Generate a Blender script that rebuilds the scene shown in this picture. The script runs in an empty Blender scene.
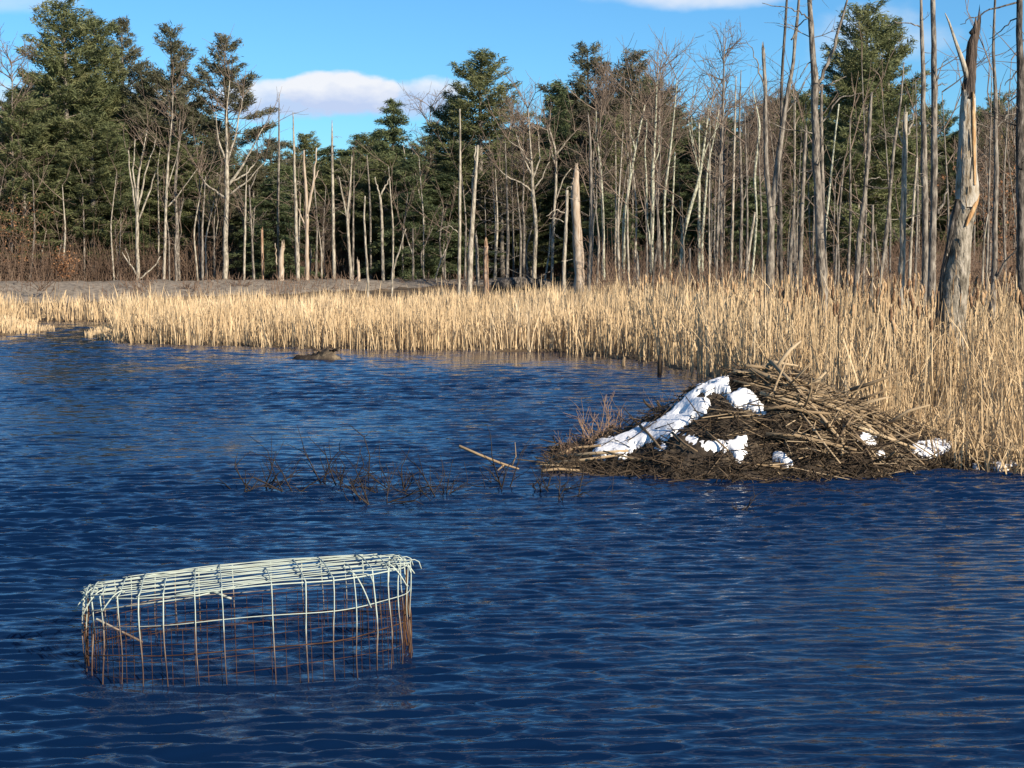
import bpy, math, random
import numpy as np
from mathutils import Vector

sc = bpy.context.scene
COL = sc.collection
R = math.radians

# ------------------------------------------------------------------ camera
F = 1600.0                       # focal length in pixels of the 1024 wide picture
CAM_H = 2.8
HORIZON = 250.0
PITCH = math.atan((384 - HORIZON) / F)
cam_d = bpy.data.cameras.new('camera')
cam = bpy.data.objects.new('camera', cam_d)
COL.objects.link(cam)
cam.location = (0, 0, CAM_H)
cam.rotation_euler = (R(90) - PITCH, 0, 0)
cam_d.sensor_width = 36
cam_d.lens = F / 1024 * 36
cam_d.clip_start = 0.1
cam_d.clip_end = 3000
sc.camera = cam

# ------------------------------------------------------------------ light
SUN_EL, SUN_SIDE = 25.0, 44.0    # elevation; angle of the sun to the right of straight behind the camera
sx = math.sin(R(SUN_SIDE)) * math.cos(R(SUN_EL))
sy = -math.cos(R(SUN_SIDE)) * math.cos(R(SUN_EL))
sz = math.sin(R(SUN_EL))
sun_d = bpy.data.lights.new('sun', 'SUN')
sun_d.energy = 5.0
sun_d.angle = R(0.5)
sun_d.color = (1.0, 0.88, 0.72)
sun = bpy.data.objects.new('sun', sun_d)
COL.objects.link(sun)
sun.location = (20, -20, 30)
sun.rotation_euler = Vector((sx, sy, sz)).to_track_quat('Z', 'Y').to_euler()

world = bpy.data.worlds.new('World')
sc.world = world
world.use_nodes = True
wn, wl = world.node_tree.nodes, world.node_tree.links
wn.clear()


def wmath(op, a, b=None, c=None, clamp=False):
    n = wn.new('ShaderNodeMath'); n.operation = op; n.use_clamp = clamp
    for i, v in enumerate((a, b, c)):
        if v is None: continue
        if isinstance(v, (int, float)): n.inputs[i].default_value = v
        else: wl.new(v, n.inputs[i])
    return n.outputs[0]


w_out = wn.new('ShaderNodeOutputWorld')
w_bg = wn.new('ShaderNodeBackground')
w_bg.inputs['Strength'].default_value = 0.056
sky = wn.new('ShaderNodeTexSky')
sky.sky_type = 'NISHITA'
sky.sun_disc = False
sky.sun_elevation = R(SUN_EL)
sky.sun_rotation = math.atan2(sx, sy)
sky.altitude = 300
sky.air_density = 1.0
sky.dust_density = 0.1
sky.ozone_density = 2.5
w_tint = wn.new('ShaderNodeMixRGB'); w_tint.blend_type = 'MULTIPLY'; w_tint.inputs[0].default_value = 1
w_tint.inputs[2].default_value = (0.55, 1.04, 1.42, 1)
wl.new(sky.outputs[0], w_tint.inputs[1])
tc = wn.new('ShaderNodeTexCoord')
sep = wn.new('ShaderNodeSeparateXYZ')
wl.new(tc.outputs['Generated'], sep.inputs[0])
yy = wmath('MAXIMUM', sep.outputs[1], 0.08)
cu = wmath('DIVIDE', sep.outputs[0], yy)
cv = wmath('DIVIDE', sep.outputs[2], yy)
comb = wn.new('ShaderNodeCombineXYZ')
wl.new(cu, comb.inputs[0])
wl.new(wmath('MULTIPLY', cv, 1.9), comb.inputs[1])
nz = wn.new('ShaderNodeTexNoise'); nz.inputs['Scale'].default_value = 26; nz.inputs['Detail'].default_value = 7
nz.inputs['Roughness'].default_value = 0.52
wl.new(comb.outputs[0], nz.inputs['Vector'])
nz0 = wmath('SUBTRACT', nz.outputs[0], 0.5)


def cloud(u0, v0, a, b, k, amount, edge):
    du = wmath('DIVIDE', wmath('SUBTRACT', cu, u0), a)
    dv = wmath('DIVIDE', wmath('SUBTRACT', cv, v0), b)
    e = wmath('SUBTRACT', 1.0, wmath('ADD', wmath('MULTIPLY', du, du), wmath('MULTIPLY', dv, dv)))
    m = wmath('DIVIDE', wmath('ADD', e, wmath('MULTIPLY', nz0, k)), edge, clamp=True)
    m = wmath('MULTIPLY', wmath('MULTIPLY', m, m), wmath('SUBTRACT', 3.0, wmath('MULTIPLY', m, 2.0)))
    return wmath('MULTIPLY', m, amount)


c_main = wmath('MAXIMUM', cloud(-0.105, 0.096, 0.050, 0.0155, 2.1, 1.0, 0.5), cloud(-0.055, 0.094, 0.036, 0.014, 2.2, 0.85, 0.7))
c_main = wmath('MAXIMUM', c_main, cloud(-0.145, 0.092, 0.046, 0.0145, 2.0, 0.9, 0.55))
c_other = wmath('MAXIMUM', cloud(0.105, 0.160, 0.085, 0.014, 1.4, 0.8, 1.0), cloud(-0.305, 0.152, 0.045, 0.009, 1.8, 0.35, 1.1))
c_other = wmath('MAXIMUM', c_other, cloud(-0.27, 0.09, 0.10, 0.022, 1.6, 0.5, 1.0))
c_other = wmath('MAXIMUM', c_other, cloud(0.225, 0.13, 0.05, 0.025, 1.9, 0.45, 1.1))
c_other = wmath('MAXIMUM', c_other, cloud(0.06, 0.75, 0.45, 0.12, 2.0, 0.35, 1.0))
mask = wmath('MAXIMUM', c_main, c_other)
# lit billows above, flat lavender underside
lit = wmath('DIVIDE', wmath('SUBTRACT', wmath('ADD', cv, wmath('MULTIPLY', nz0, 0.05)), 0.088), 0.014, clamp=True)
cc = wn.new('ShaderNodeMixRGB')
cc.inputs[1].default_value = (5.3, 6.4, 8.8, 1)
cc.inputs[2].default_value = (8.6, 8.9, 9.5, 1)
wl.new(lit, cc.inputs[0])
cm = wn.new('ShaderNodeMixRGB')
wl.new(mask, cm.inputs[0]); wl.new(w_tint.outputs[0], cm.inputs[1]); wl.new(cc.outputs[0], cm.inputs[2])
wl.new(cm.outputs[0], w_bg.inputs['Color'])
wl.new(w_bg.outputs[0], w_out.inputs['Surface'])

sc.view_settings.view_transform = 'Standard'
sc.view_settings.look = 'None'
sc.view_settings.exposure = 0.88
sc.view_settings.gamma = 1.0
sc.view_settings.use_curve_mapping = False
sc.render.engine = 'CYCLES'
sc.cycles.max_bounces = 6
sc.cycles.transparent_max_bounces = 4
sc.cycles.use_denoising = True

# ------------------------------------------------------------------ pixel <-> place
cp, sp = math.cos(PITCH), math.sin(PITCH)


def P(px, py, D):
    dx, dy = (px - 512) / F, (384 - py) / F
    t = D / (cp + dy * sp)
    return np.array((dx * t, D, CAM_H + (-sp + dy * cp) * t))


def proj(x, y, z):
    """world (arrays) to picture coordinates"""
    dz = z - CAM_H
    depth = y * cp - dz * sp
    up = y * sp + dz * cp
    return 512 + F * x / depth, 384 - F * up / depth


def G(px, py, z=0.0):
    dx, dy = (px - 512) / F, (384 - py) / F
    t = (z - CAM_H) / (-sp + dy * cp)
    return np.array((dx * t, (cp + dy * sp) * t, z))


# ------------------------------------------------------------------ helpers
def tag(o, label=None, cat=None, group=None, kind=None):
    if label: o['label'] = label
    if cat: o['category'] = cat
    if group: o['group'] = group
    if kind: o['kind'] = kind
    return o


def empty(name, loc, label, cat, group=None, rz=0.0):
    o = bpy.data.objects.new(name, None)
    COL.objects.link(o)
    o.empty_display_size = 0.2
    o.location = loc; o.rotation_euler = (0, 0, rz)
    return tag(o, label, cat, group)


def raw_mesh(name, V, faces, smooth=True, tone=None):
    """V (n,3) array, faces a list of (m,k) index arrays"""
    me = bpy.data.meshes.new(name)
    V = np.asarray(V, dtype=np.float32)
    me.vertices.add(len(V))
    me.vertices.foreach_set('co', V.ravel())
    faces = [np.asarray(f, dtype=np.int32) for f in faces if len(f)]
    nl = sum(f.size for f in faces); nf = sum(len(f) for f in faces)
    me.loops.add(nl)
    me.polygons.add(nf)
    me.loops.foreach_set('vertex_index', np.concatenate([f.ravel() for f in faces]))
    sizes = np.concatenate([np.full(len(f), f.shape[1], dtype=np.int32) for f in faces])
    starts = np.concatenate([[0], np.cumsum(sizes)[:-1]]).astype(np.int32)
    me.polygons.foreach_set('loop_start', starts)
    me.polygons.foreach_set('use_smooth', np.full(nf, smooth, dtype=bool))
    if tone is not None:
        a = me.attributes.new('tone', 'FLOAT', 'POINT')
        a.data.foreach_set('value', np.asarray(tone, dtype=np.float32))
    me.update(calc_edges=True)
    return me


def link(name, me, mat, parent=None):
    o = bpy.data.objects.new(name, me)
    COL.objects.link(o)
    if mat is not None and not me.materials: me.materials.append(mat)
    if parent: o.parent = parent
    return o


class MB:
    """collects tubes, quads and prisms into one mesh"""
    def __init__(s):
        s.V, s.Q, s.T, s.tone, s.n = [], [], [], [], 0

    def add(s, V, Q=None, T=None, tone=0.5):
        V = np.asarray(V, dtype=float).reshape(-1, 3)
        if Q is not None and len(Q): s.Q.append(np.asarray(Q) + s.n)
        if T is not None and len(T): s.T.append(np.asarray(T) + s.n)
        s.V.append(V)
        s.tone.append(np.broadcast_to(np.asarray(tone, dtype=float), (len(V),)))
        s.n += len(V)

    def tube(s, pts, rad, sides=6, tone=0.5, cap=True, wob=0.0, rng=None):
        pts = np.asarray(pts, dtype=float); n = len(pts)
        rad = np.broadcast_to(np.asarray(rad, dtype=float), (n,))
        t = np.gradient(pts, axis=0)
        t /= np.linalg.norm(t, axis=1)[:, None] + 1e-9
        ref = np.where(np.abs(t[:, 2:3]) > 0.9, np.array([[1.0, 0, 0]]), np.array([[0, 0, 1.0]]))
        if np.abs(t[:, 2]).mean() > 0.6: ref = np.tile([1.0, 0.02, 0], (n, 1))
        else: ref = np.tile([0.03, 0.02, 1.0], (n, 1))
        a = np.cross(t, ref); a /= np.linalg.norm(a, axis=1)[:, None] + 1e-9
        b = np.cross(t, a)
        th = np.arange(sides) / sides * 2 * math.pi
        rr = rad[:, None] * np.ones((n, sides))
        if wob and rng is not None:
            rr = rr * (1 + wob * rng.standard_normal((n, sides)))
        V = pts[:, None, :] + rr[:, :, None] * (np.cos(th)[None, :, None] * a[:, None, :] + np.sin(th)[None, :, None] * b[:, None, :])
        i = np.arange(n - 1)[:, None] * sides; j = np.arange(sides)[None, :]; k = (j + 1) % sides
        Q = np.stack([i + j, i + k, i + sides + k, i + sides + j], -1).reshape(-1, 4)
        V = V.reshape(-1, 3); T = None
        if cap:
            V = np.vstack([V, pts[0], pts[-1]])
            jj = np.arange(sides); kk = (jj + 1) % sides
            T = np.vstack([np.stack([kk, jj, np.full(sides, n * sides)], -1),
                           np.stack([(n - 1) * sides + jj, (n - 1) * sides + kk, np.full(sides, n * sides + 1)], -1)])
        s.add(V, Q, T, tone)

    def prisms(s, A, B, ra, rb, tone=0.5):
        """many tapered three sided twigs at once"""
        A = np.asarray(A, float); B = np.asarray(B, float); n = len(A)
        if not n: return
        d = B - A; d /= np.linalg.norm(d, axis=1)[:, None] + 1e-9
        ref = np.where(np.abs(d[:, 2:3]) > 0.8, np.array([[1.0, 0, 0]]), np.array([[0, 0, 1.0]]))
        u = np.cross(d, ref); u /= np.linalg.norm(u, axis=1)[:, None] + 1e-9
        v = np.cross(d, u)
        ra = np.broadcast_to(ra, (n,)); rb = np.broadcast_to(rb, (n,))
        V = np.zeros((n, 6, 3))
        for q in range(3):
            th = q * 2 * math.pi / 3
            off = math.cos(th) * u + math.sin(th) * v
            V[:, q] = A + off * ra[:, None]
            V[:, 3 + q] = B + off * rb[:, None]
        b = (np.arange(n) * 6)[:, None]
        Q = np.concatenate([b + np.array([[0, 1, 4, 3]]), b + np.array([[1, 2, 5, 4]]), b + np.array([[2, 0, 3, 5]])], 0)
        tn = np.repeat(np.broadcast_to(np.asarray(tone, float), (n,)), 6)
        s.add(V.reshape(-1, 3), Q, None, tn)

    def quads(s, C, d, side, tone=0.5):
        """leaf shaped quads: centre, half length vector, half width vector"""
        n = len(C)
        V = np.stack([C - d, C + side, C + d, C - side], 1).reshape(-1, 3)
        Q = (np.arange(n) * 4)[:, None] + np.arange(4)[None, :]
        s.add(V, Q, None, np.repeat(np.broadcast_to(np.asarray(tone, float), (n,)), 4))

    def mesh(s, name, off=(0, 0, 0), smooth=True):
        V = np.vstack(s.V) - np.asarray(off)
        return raw_mesh(name, V, s.Q + s.T, smooth, np.concatenate(s.tone))

    def build(s, name, mat, parent=None, off=(0, 0, 0), smooth=True):
        return link(name, s.mesh(name, off, smooth), mat, parent)


def copy_tree(o, parent=None):
    c = o.copy(); COL.objects.link(c)
    if parent: c.parent = parent
    for ch in list(o.children): copy_tree(ch, c)
    return c


# ------------------------------------------------------------------ materials
def material(name, stops, scale=(1, 1, 1), detail=6, rough=0.9, bump=0.0, bump_scale=None, tone=0.0, spec=0.2, rand=True, noise=8.0, contrast=(0.32, 0.68), translucent=0.0):
    """a noise driven colour ramp; 'tone' lets each piece of the mesh carry its own shade of the same stuff"""
    m = bpy.data.materials.new(name); m.use_nodes = True
    N, L = m.node_tree.nodes, m.node_tree.links
    bs = N['Principled BSDF']
    bs.inputs['Roughness'].default_value = rough
    bs.inputs['Specular IOR Level'].default_value = spec
    t = N.new('ShaderNodeTexCoord'); mp = N.new('ShaderNodeMapping')
    mp.inputs['Scale'].default_value = scale
    L.new(t.outputs['Object'], mp.inputs['Vector'])
    if rand:
        oi = N.new('ShaderNodeObjectInfo'); mu = N.new('ShaderNodeMath'); mu.operation = 'MULTIPLY'; mu.inputs[1].default_value = 60
        L.new(oi.outputs['Random'], mu.inputs[0]); L.new(mu.outputs[0], mp.inputs['Location'])
    nt = N.new('ShaderNodeTexNoise'); nt.inputs['Scale'].default_value = noise; nt.inputs['Detail'].default_value = detail
    nt.inputs['Roughness'].default_value = 0.6
    L.new(mp.outputs[0], nt.inputs['Vector'])
    fac = nt.outputs[0]
    mr = N.new('ShaderNodeMapRange'); mr.inputs[1].default_value = contrast[0]; mr.inputs[2].default_value = contrast[1]
    L.new(fac, mr.inputs[0]); fac = mr.outputs[0]
    if tone:
        at = N.new('ShaderNodeAttribute'); at.attribute_name = 'tone'
        mx = N.new('ShaderNodeMix'); mx.data_type = 'FLOAT'; mx.inputs[0].default_value = tone
        L.new(fac, mx.inputs[2]); L.new(at.outputs['Fac'], mx.inputs[3]); fac = mx.outputs[0]
    cr = N.new('ShaderNodeValToRGB')
    el = cr.color_ramp.elements
    while len(el) < len(stops): el.new(0.5)
    for e, (p, c) in zip(el, stops):
        e.position = p; e.color = (*c, 1)
    L.new(fac, cr.inputs[0]); L.new(cr.outputs[0], bs.inputs['Base Color'])
    if bump:
        n2 = N.new('ShaderNodeTexNoise'); n2.inputs['Scale'].default_value = bump_scale or noise * 2; n2.inputs['Detail'].default_value = 4
        L.new(mp.outputs[0], n2.inputs['Vector'])
        bp = N.new('ShaderNodeBump'); bp.inputs['Strength'].default_value = bump; bp.inputs['Distance'].default_value = 0.05
        L.new(n2.outputs[0], bp.inputs['Height']); L.new(bp.outputs[0], bs.inputs['Normal'])
    if translucent:
        tr = N.new('ShaderNodeBsdfTranslucent'); ms = N.new('ShaderNodeMixShader'); ms.inputs[0].default_value = translucent
        L.new(cr.outputs[0], tr.inputs[0]); L.new(bs.outputs[0], ms.inputs[1]); L.new(tr.outputs[0], ms.inputs[2])
        L.new(ms.outputs[0], N['Material Output'].inputs['Surface'])
    return m


M = {}
M['pale'] = material('weathered_wood', [(0, (0.129, 0.110, 0.085)), (0.45, (0.267, 0.235, 0.185)), (1, (0.403, 0.361, 0.288))], (3, 3, 0.9), noise=4, detail=9, contrast=(0.38, 0.62), bump=0.5)
M['grey'] = material('grey_bark', [(0, (0.065, 0.056, 0.048)), (0.5, (0.158, 0.136, 0.112)), (1, (0.259, 0.231, 0.190))], (3, 3, 0.9), noise=4, detail=9, contrast=(0.38, 0.62), bump=0.6)
M['peeled'] = material('peeled_wood', [(0, (0.230, 0.160, 0.105)), (0.5, (0.352, 0.281, 0.210)), (1, (0.421, 0.365, 0.300))], (4, 4, 0.5), noise=3, bump=0.4)
M['rusty'] = material('rotten_wood', [(0, (0.13, 0.075, 0.045)), (0.5, (0.30, 0.19, 0.12)), (1, (0.42, 0.33, 0.25))], (4, 4, 0.6), noise=4, bump=0.6)
M['birch'] = material('birch_bark', [(0, (0.134, 0.130, 0.090)), (0.4, (0.285, 0.285, 0.209)), (1, (0.436, 0.431, 0.337))], (3, 3, 1.6), noise=4, detail=9, contrast=(0.38, 0.62), bump=0.3)
M['dark'] = material('dark_bark', [(0, (0.03, 0.026, 0.022)), (0.6, (0.075, 0.065, 0.055)), (1, (0.16, 0.14, 0.12))], (3, 3, 0.9), noise=4, detail=9, contrast=(0.38, 0.62), bump=0.7)
M['twig'] = material('twig_bark', [(0, (0.086, 0.063, 0.048)), (1, (0.218, 0.167, 0.127))], noise=1.5)
M['brush'] = material('brush_twigs', [(0, (0.07, 0.045, 0.03)), (0.6, (0.15, 0.10, 0.07)), (1, (0.24, 0.17, 0.115))], noise=0.4, tone=0.6)
M['pine'] = material('pine_needles', [(0, (0.072, 0.091, 0.047)), (0.5, (0.154, 0.172, 0.076)), (1, (0.255, 0.246, 0.118))], noise=0.8, tone=0.6, rough=0.7, translucent=0.35)
M['hemlock'] = material('hemlock_needles', [(0, (0.056, 0.081, 0.045)), (0.5, (0.115, 0.146, 0.068)), (1, (0.199, 0.209, 0.097))], noise=0.8, tone=0.6, rough=0.7, translucent=0.35)
M['thin_pine'] = material('browning_needles', [(0, (0.064, 0.068, 0.041)), (0.5, (0.121, 0.120, 0.072)), (1, (0.200, 0.176, 0.123))], noise=0.8, tone=0.6, rough=0.7, translucent=0.35)
M['reed'] = material('dry_reed', [(0, (0.239, 0.154, 0.080)), (0.35, (0.468, 0.339, 0.192)), (0.7, (0.597, 0.448, 0.266)), (1, (0.697, 0.559, 0.372))], noise=0.35, tone=0.65, rough=0.75, translucent=0.15, rand=False)
M['head'] = material('seed_fluff', [(0, (0.183, 0.106, 0.052)), (0.5, (0.337, 0.219, 0.117)), (1, (0.436, 0.325, 0.213))], noise=14, tone=0.2)
M['tipbrush'] = material('dry_shrub', [(0, (0.10, 0.06, 0.04)), (1, (0.27, 0.18, 0.12))], noise=3)
M['darkhead'] = material('brown_seed_head', [(0, (0.08, 0.045, 0.025)), (0.5, (0.19, 0.11, 0.06)), (1, (0.42, 0.30, 0.19))], noise=14, contrast=(0.4, 0.75))
M['mud'] = material('lodge_mud', [(0, (0.012, 0.010, 0.008)), (0.45, (0.034, 0.026, 0.019)), (0.75, (0.075, 0.058, 0.04)), (1, (0.17, 0.135, 0.088))], noise=2.6, detail=10, bump=1.0, bump_scale=11, rand=False)
M['stick'] = material('peeled_sticks', [(0, (0.102, 0.070, 0.044)), (0.5, (0.255, 0.184, 0.108)), (1, (0.426, 0.333, 0.216))], noise=2.5, tone=0.7, bump=0.3)
M['darkstick'] = material('wet_sticks', [(0, (0.015, 0.013, 0.009)), (0.6, (0.063, 0.044, 0.029)), (1, (0.147, 0.107, 0.068))], noise=2.5, tone=0.65)
M['drowned'] = material('drowned_twigs', [(0, (0.011, 0.009, 0.008)), (1, (0.044, 0.034, 0.028))], noise=2, tone=0.5)
M['leafbrown'] = material('dead_leaves', [(0, (0.14, 0.06, 0.03)), (0.5, (0.25, 0.125, 0.06)), (1, (0.38, 0.22, 0.12))], noise=1, tone=0.6, translucent=0.25)
M['ground'] = material('marsh_soil', [(0, (0.045, 0.032, 0.02)), (0.5, (0.10, 0.07, 0.042)), (1, (0.19, 0.135, 0.08))], noise=0.7, detail=10, bump=0.6, bump_scale=6, rand=False)
M['gravel'] = material('bank_gravel', [(0, (0.121, 0.099, 0.078)), (0.5, (0.222, 0.186, 0.142)), (1, (0.315, 0.263, 0.205))], noise=3, detail=10, bump=0.8, bump_scale=9, rand=False)
M['snow'] = material('old_snow', [(0, (0.372, 0.353, 0.335)), (0.18, (0.614, 0.614, 0.614)), (0.5, (0.725, 0.725, 0.735)), (1, (0.800, 0.800, 0.800))], noise=9, contrast=(0.24, 0.6), bump=0.3, bump_scale=14, rough=0.6, rand=False)
M['hill'] = material('far_slope', [(0, (0.06, 0.05, 0.04)), (1, (0.13, 0.10, 0.08))], noise=0.15, rand=False)


def wire_material():
    """pale coated steel that rusts towards its wet lower end"""
    m = bpy.data.materials.new('cage_wire'); m.use_nodes = True
    N, L = m.node_tree.nodes, m.node_tree.links
    b = N['Principled BSDF']; b.inputs['Roughness'].default_value = 0.6; b.inputs['Metallic'].default_value = 0.0
    t = N.new('ShaderNodeTexCoord'); s = N.new('ShaderNodeSeparateXYZ'); L.new(t.outputs['Object'], s.inputs[0])
    n = N.new('ShaderNodeTexNoise'); n.inputs['Scale'].default_value = 9; n.inputs['Detail'].default_value = 5
    L.new(t.outputs['Object'], n.inputs['Vector'])
    n2 = N.new('ShaderNodeMath'); n2.operation = 'MULTIPLY_ADD'; n2.inputs[1].default_value = 0.55
    L.new(n.outputs[0], n2.inputs[0]); L.new(s.outputs[2], n2.inputs[2])
    mr = N.new('ShaderNodeMapRange'); mr.inputs[1].default_value = 0.38; mr.inputs[2].default_value = 0.70
    L.new(n2.outputs[0], mr.inputs[0])
    cr = N.new('ShaderNodeValToRGB'); e = cr.color_ramp.elements
    e[0].position = 0; e[0].color = (0.05, 0.024, 0.014, 1); e[1].position = 1; e[1].color = (0.36, 0.41, 0.35, 1)
    q = e.new(0.55); q.color = (0.17, 0.125, 0.09, 1)
    L.new(mr.outputs[0], cr.inputs[0]); L.new(cr.outputs[0], b.inputs['Base Color'])
    return m


M['wire'] = wire_material()
M['rust'] = material('rusted_wire', [(0, (0.021, 0.009, 0.005)), (0.5, (0.057, 0.027, 0.013)), (1, (0.102, 0.051, 0.023))], noise=9)


def water_material():
    m = bpy.data.materials.new('pond_water'); m.use_nodes = True
    N, L = m.node_tree.nodes, m.node_tree.links
    b = N['Principled BSDF']
    b.inputs['Base Color'].default_value = (0.0016, 0.0095, 0.034, 1)
    b.inputs['Roughness'].default_value = 0.06
    b.inputs['IOR'].default_value = 1.333
    t = N.new('ShaderNodeTexCoord')
    mp = N.new('ShaderNodeMapping'); mp.inputs['Scale'].default_value = (3.5, 9, 1); mp.inputs['Rotation'].default_value = (0, 0, R(6))
    L.new(t.outputs['Object'], mp.inputs[0])
    n = N.new('ShaderNodeTexNoise'); n.inputs['Scale'].default_value = 1.0; n.inputs['Detail'].default_value = 3
    L.new(mp.outputs[0], n.inputs['Vector'])
    bp = N.new('ShaderNodeBump'); bp.inputs['Strength'].default_value = 0.55; bp.inputs['Distance'].default_value = 0.02
    L.new(n.outputs[0], bp.inputs['Height']); L.new(bp.outputs[0], b.inputs['Normal'])
    return m


M['water'] = water_material()

# ------------------------------------------------------------------ shore and ground
SHX = np.array([-400, 0, 28, 36, 38, 116, 120, 200, 300, 420, 560, 600, 640, 690, 720, 800, 860, 900, 960, 1024, 1400], float)
SHY = np.array([340, 336, 334, 330, 322, 322, 343, 346, 349, 351, 352, 358, 362, 373, 385, 410, 440, 462, 471, 477, 520], float)


def on_land(x, y):
    """true where the marsh, not open water, is"""
    px, py = proj(x, y, np.zeros_like(x))
    land = py < np.interp(px, SHX, SHY)
    spit = ((px > 85) & (px < 122) & (py > np.interp(px, [85, 118], [336, 326])) & (py < np.interp(px, [85, 122], [338, 343]))) | ((px > 20) & (px < 56) & (py > 330) & (py < np.interp(px, [20, 56], [335, 331])))
    return (land | spit) & (y > 15)


def smooth(a, b, v):
    t = np.clip((v - a) / (b - a), 0, 1)
    return t * t * (3 - 2 * t)


def gz(x, y):
    """height of the dry ground"""
    x = np.asarray(x, float); y = np.asarray(y, float)
    z = 0.05 + 0.9 * smooth(72, 98, y) + 1.2 * smooth(120, 220, y)
    z = z + 17 * smooth(230, 420, y) * (0.75 + 0.25 * np.sin(x / 47.0 + 0.6))
    return z


def axis(parts):
    out = []
    for a, b, s in parts: out.append(np.arange(a, b, s))
    return np.concatenate(out + [[parts[-1][1]]])


xs = axis([(-420, -60, 30), (-60, -28, 2), (-28, 26, 0.6), (26, 60, 2), (60, 420, 30)])
ys = axis([(-40, 4, 8), (4, 80, 0.6), (80, 140, 3), (140, 460, 16), (460, 1500, 200)])
X, Y = np.meshgrid(xs, ys)
land = on_land(X, Y)
Z = np.where(land | (Y > 66) | (Y < -5), gz(X, Y), -0.55)
rg = np.random.default_rng(3)
Z = Z + rg.normal(0, 0.02, Z.shape) * (Y < 140)
nx, ny = len(xs), len(ys)
ii = (np.arange(ny - 1)[:, None] * nx + np.arange(nx - 1)[None, :]).ravel()
gq = np.stack([ii, ii + 1, ii + nx + 1, ii + nx], -1)
tag(link('ground', raw_mesh('ground', np.stack([X, Y, Z], -1).reshape(-1, 3), [gq]), M['ground']), kind='structure')

# water: real waves, wind blowing across the pond towards the camera
wx = np.concatenate([[-90, -50], np.arange(-27, 17.01, 0.055), [40, 70]])
rows = [4.0]
while rows[-1] < 67: rows.append(rows[-1] + max(0.022, 0.0017 * rows[-1]))
wy = np.array([-25, -5] + rows + [70.0])
X, Y = np.meshgrid(wx, wy)
Z = np.zeros_like(X)
rg = np.random.default_rng(11)
step = np.maximum(0.022, 0.0017 * Y)
gust = 0.85 + 0.22 * np.sin(0.31 * X + 0.23 * Y + 1.0) + 0.2 * np.sin(-0.17 * X + 0.41 * Y) + 0.16 * np.sin(0.9 * X - 0.55 * Y + 2)
for lam in np.geomspace(0.09, 0.9, 60):
    k = 2 * math.pi / lam
    th = R(90) + rg.normal(R(3), R(13))
    slope = 0.030 + 0.086 * math.exp(-(math.log(lam / 0.145) / 0.5) ** 2)
    if lam > 0.6: slope *= 0.75
    keep = smooth(2.4, 3.6, lam / step)
    ph = k * (math.cos(th) * X + math.sin(th) * Y) + rg.uniform(0, 6.28)
    ph = ph + 0.9 * np.sin(0.21 * k * (X * math.sin(th) - Y * math.cos(th)) + rg.uniform(0, 6.28))
    Z += slope / k * keep * (np.sin(ph) + 0.14 * np.sin(2 * ph + 2.75))
inside = smooth(-27, -24, X) * (1 - smooth(14, 17, X)) * smooth(3.5, 6, Y)
Z *= inside * np.clip(gust, 0.35, 1.5)
nx, ny = len(wx), len(wy)
ii = (np.arange(ny - 1)[:, None] * nx + np.arange(nx - 1)[None, :]).ravel()
gq = np.stack([ii, ii + 1, ii + nx + 1, ii + nx], -1)
tag(link('water', raw_mesh('water', np.stack([X, Y, Z], -1).reshape(-1, 3), [gq]), M['water']), kind='structure')

# gravel embankment that carries the road along the far side
mb = MB()
rg = np.random.default_rng(5)
bx = np.linspace(-80, 8, 180)
by = 84 + (bx + 30) * 0.36
prof = [(-9.5, -0.1), (-7.5, 0.25), (-4, 0.75), (-1.2, 1.12), (0, 1.2), (5, 1.22), (6.5, 0.9), (9, 0.4)]
V = []
for (o, h) in prof:
    hh = 0.86 * h * (1 - 0.75 * smooth(1, 8, bx))
    V.append(np.stack([bx, by + o + rg.normal(0, 0.15, len(bx)), hh + rg.normal(0, 0.055, len(bx))], -1))
V = np.array(V)
n = len(bx)
ii = (np.arange(len(prof) - 1)[:, None] * n + np.arange(n - 1)[None, :]).ravel()
tag(link('gravel_road', raw_mesh('gravel_road', V.reshape(-1, 3), [np.stack([ii, ii + 1, ii + n + 1, ii + n], -1)]), M['gravel']), kind='structure')

# dead weeds and low growth on the bank
mb = MB(); n = 5200
rg = np.random.default_rng(15)
x = rg.uniform(-46, 4, n); o = rg.uniform(-9, 1.0, n)
keep = rg.random(n) < np.clip(0.35 + 0.5 * np.sin(x * 1.1 + 2 * np.sin(x * 0.37)), 0.06, 1)
x, o = x[keep], o[keep]; n = len(x)
y = 84 + (x + 30) * 0.36 + o
z = np.interp(o, [p[0] for p in prof], [p[1] for p in prof]) * (1 - 0.75 * smooth(1, 8, x))
h = rg.gamma(3, 0.09, n)
A = np.column_stack([x, y, z - 0.03]); B = A + np.column_stack([rg.normal(0, 0.12, n), rg.normal(0, 0.12, n), h])
mb.prisms(A, B, 0.02, 0.008, np.clip(rg.normal(0.5, 0.3, n), 0, 1))
BANK_WEEDS = mb

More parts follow.
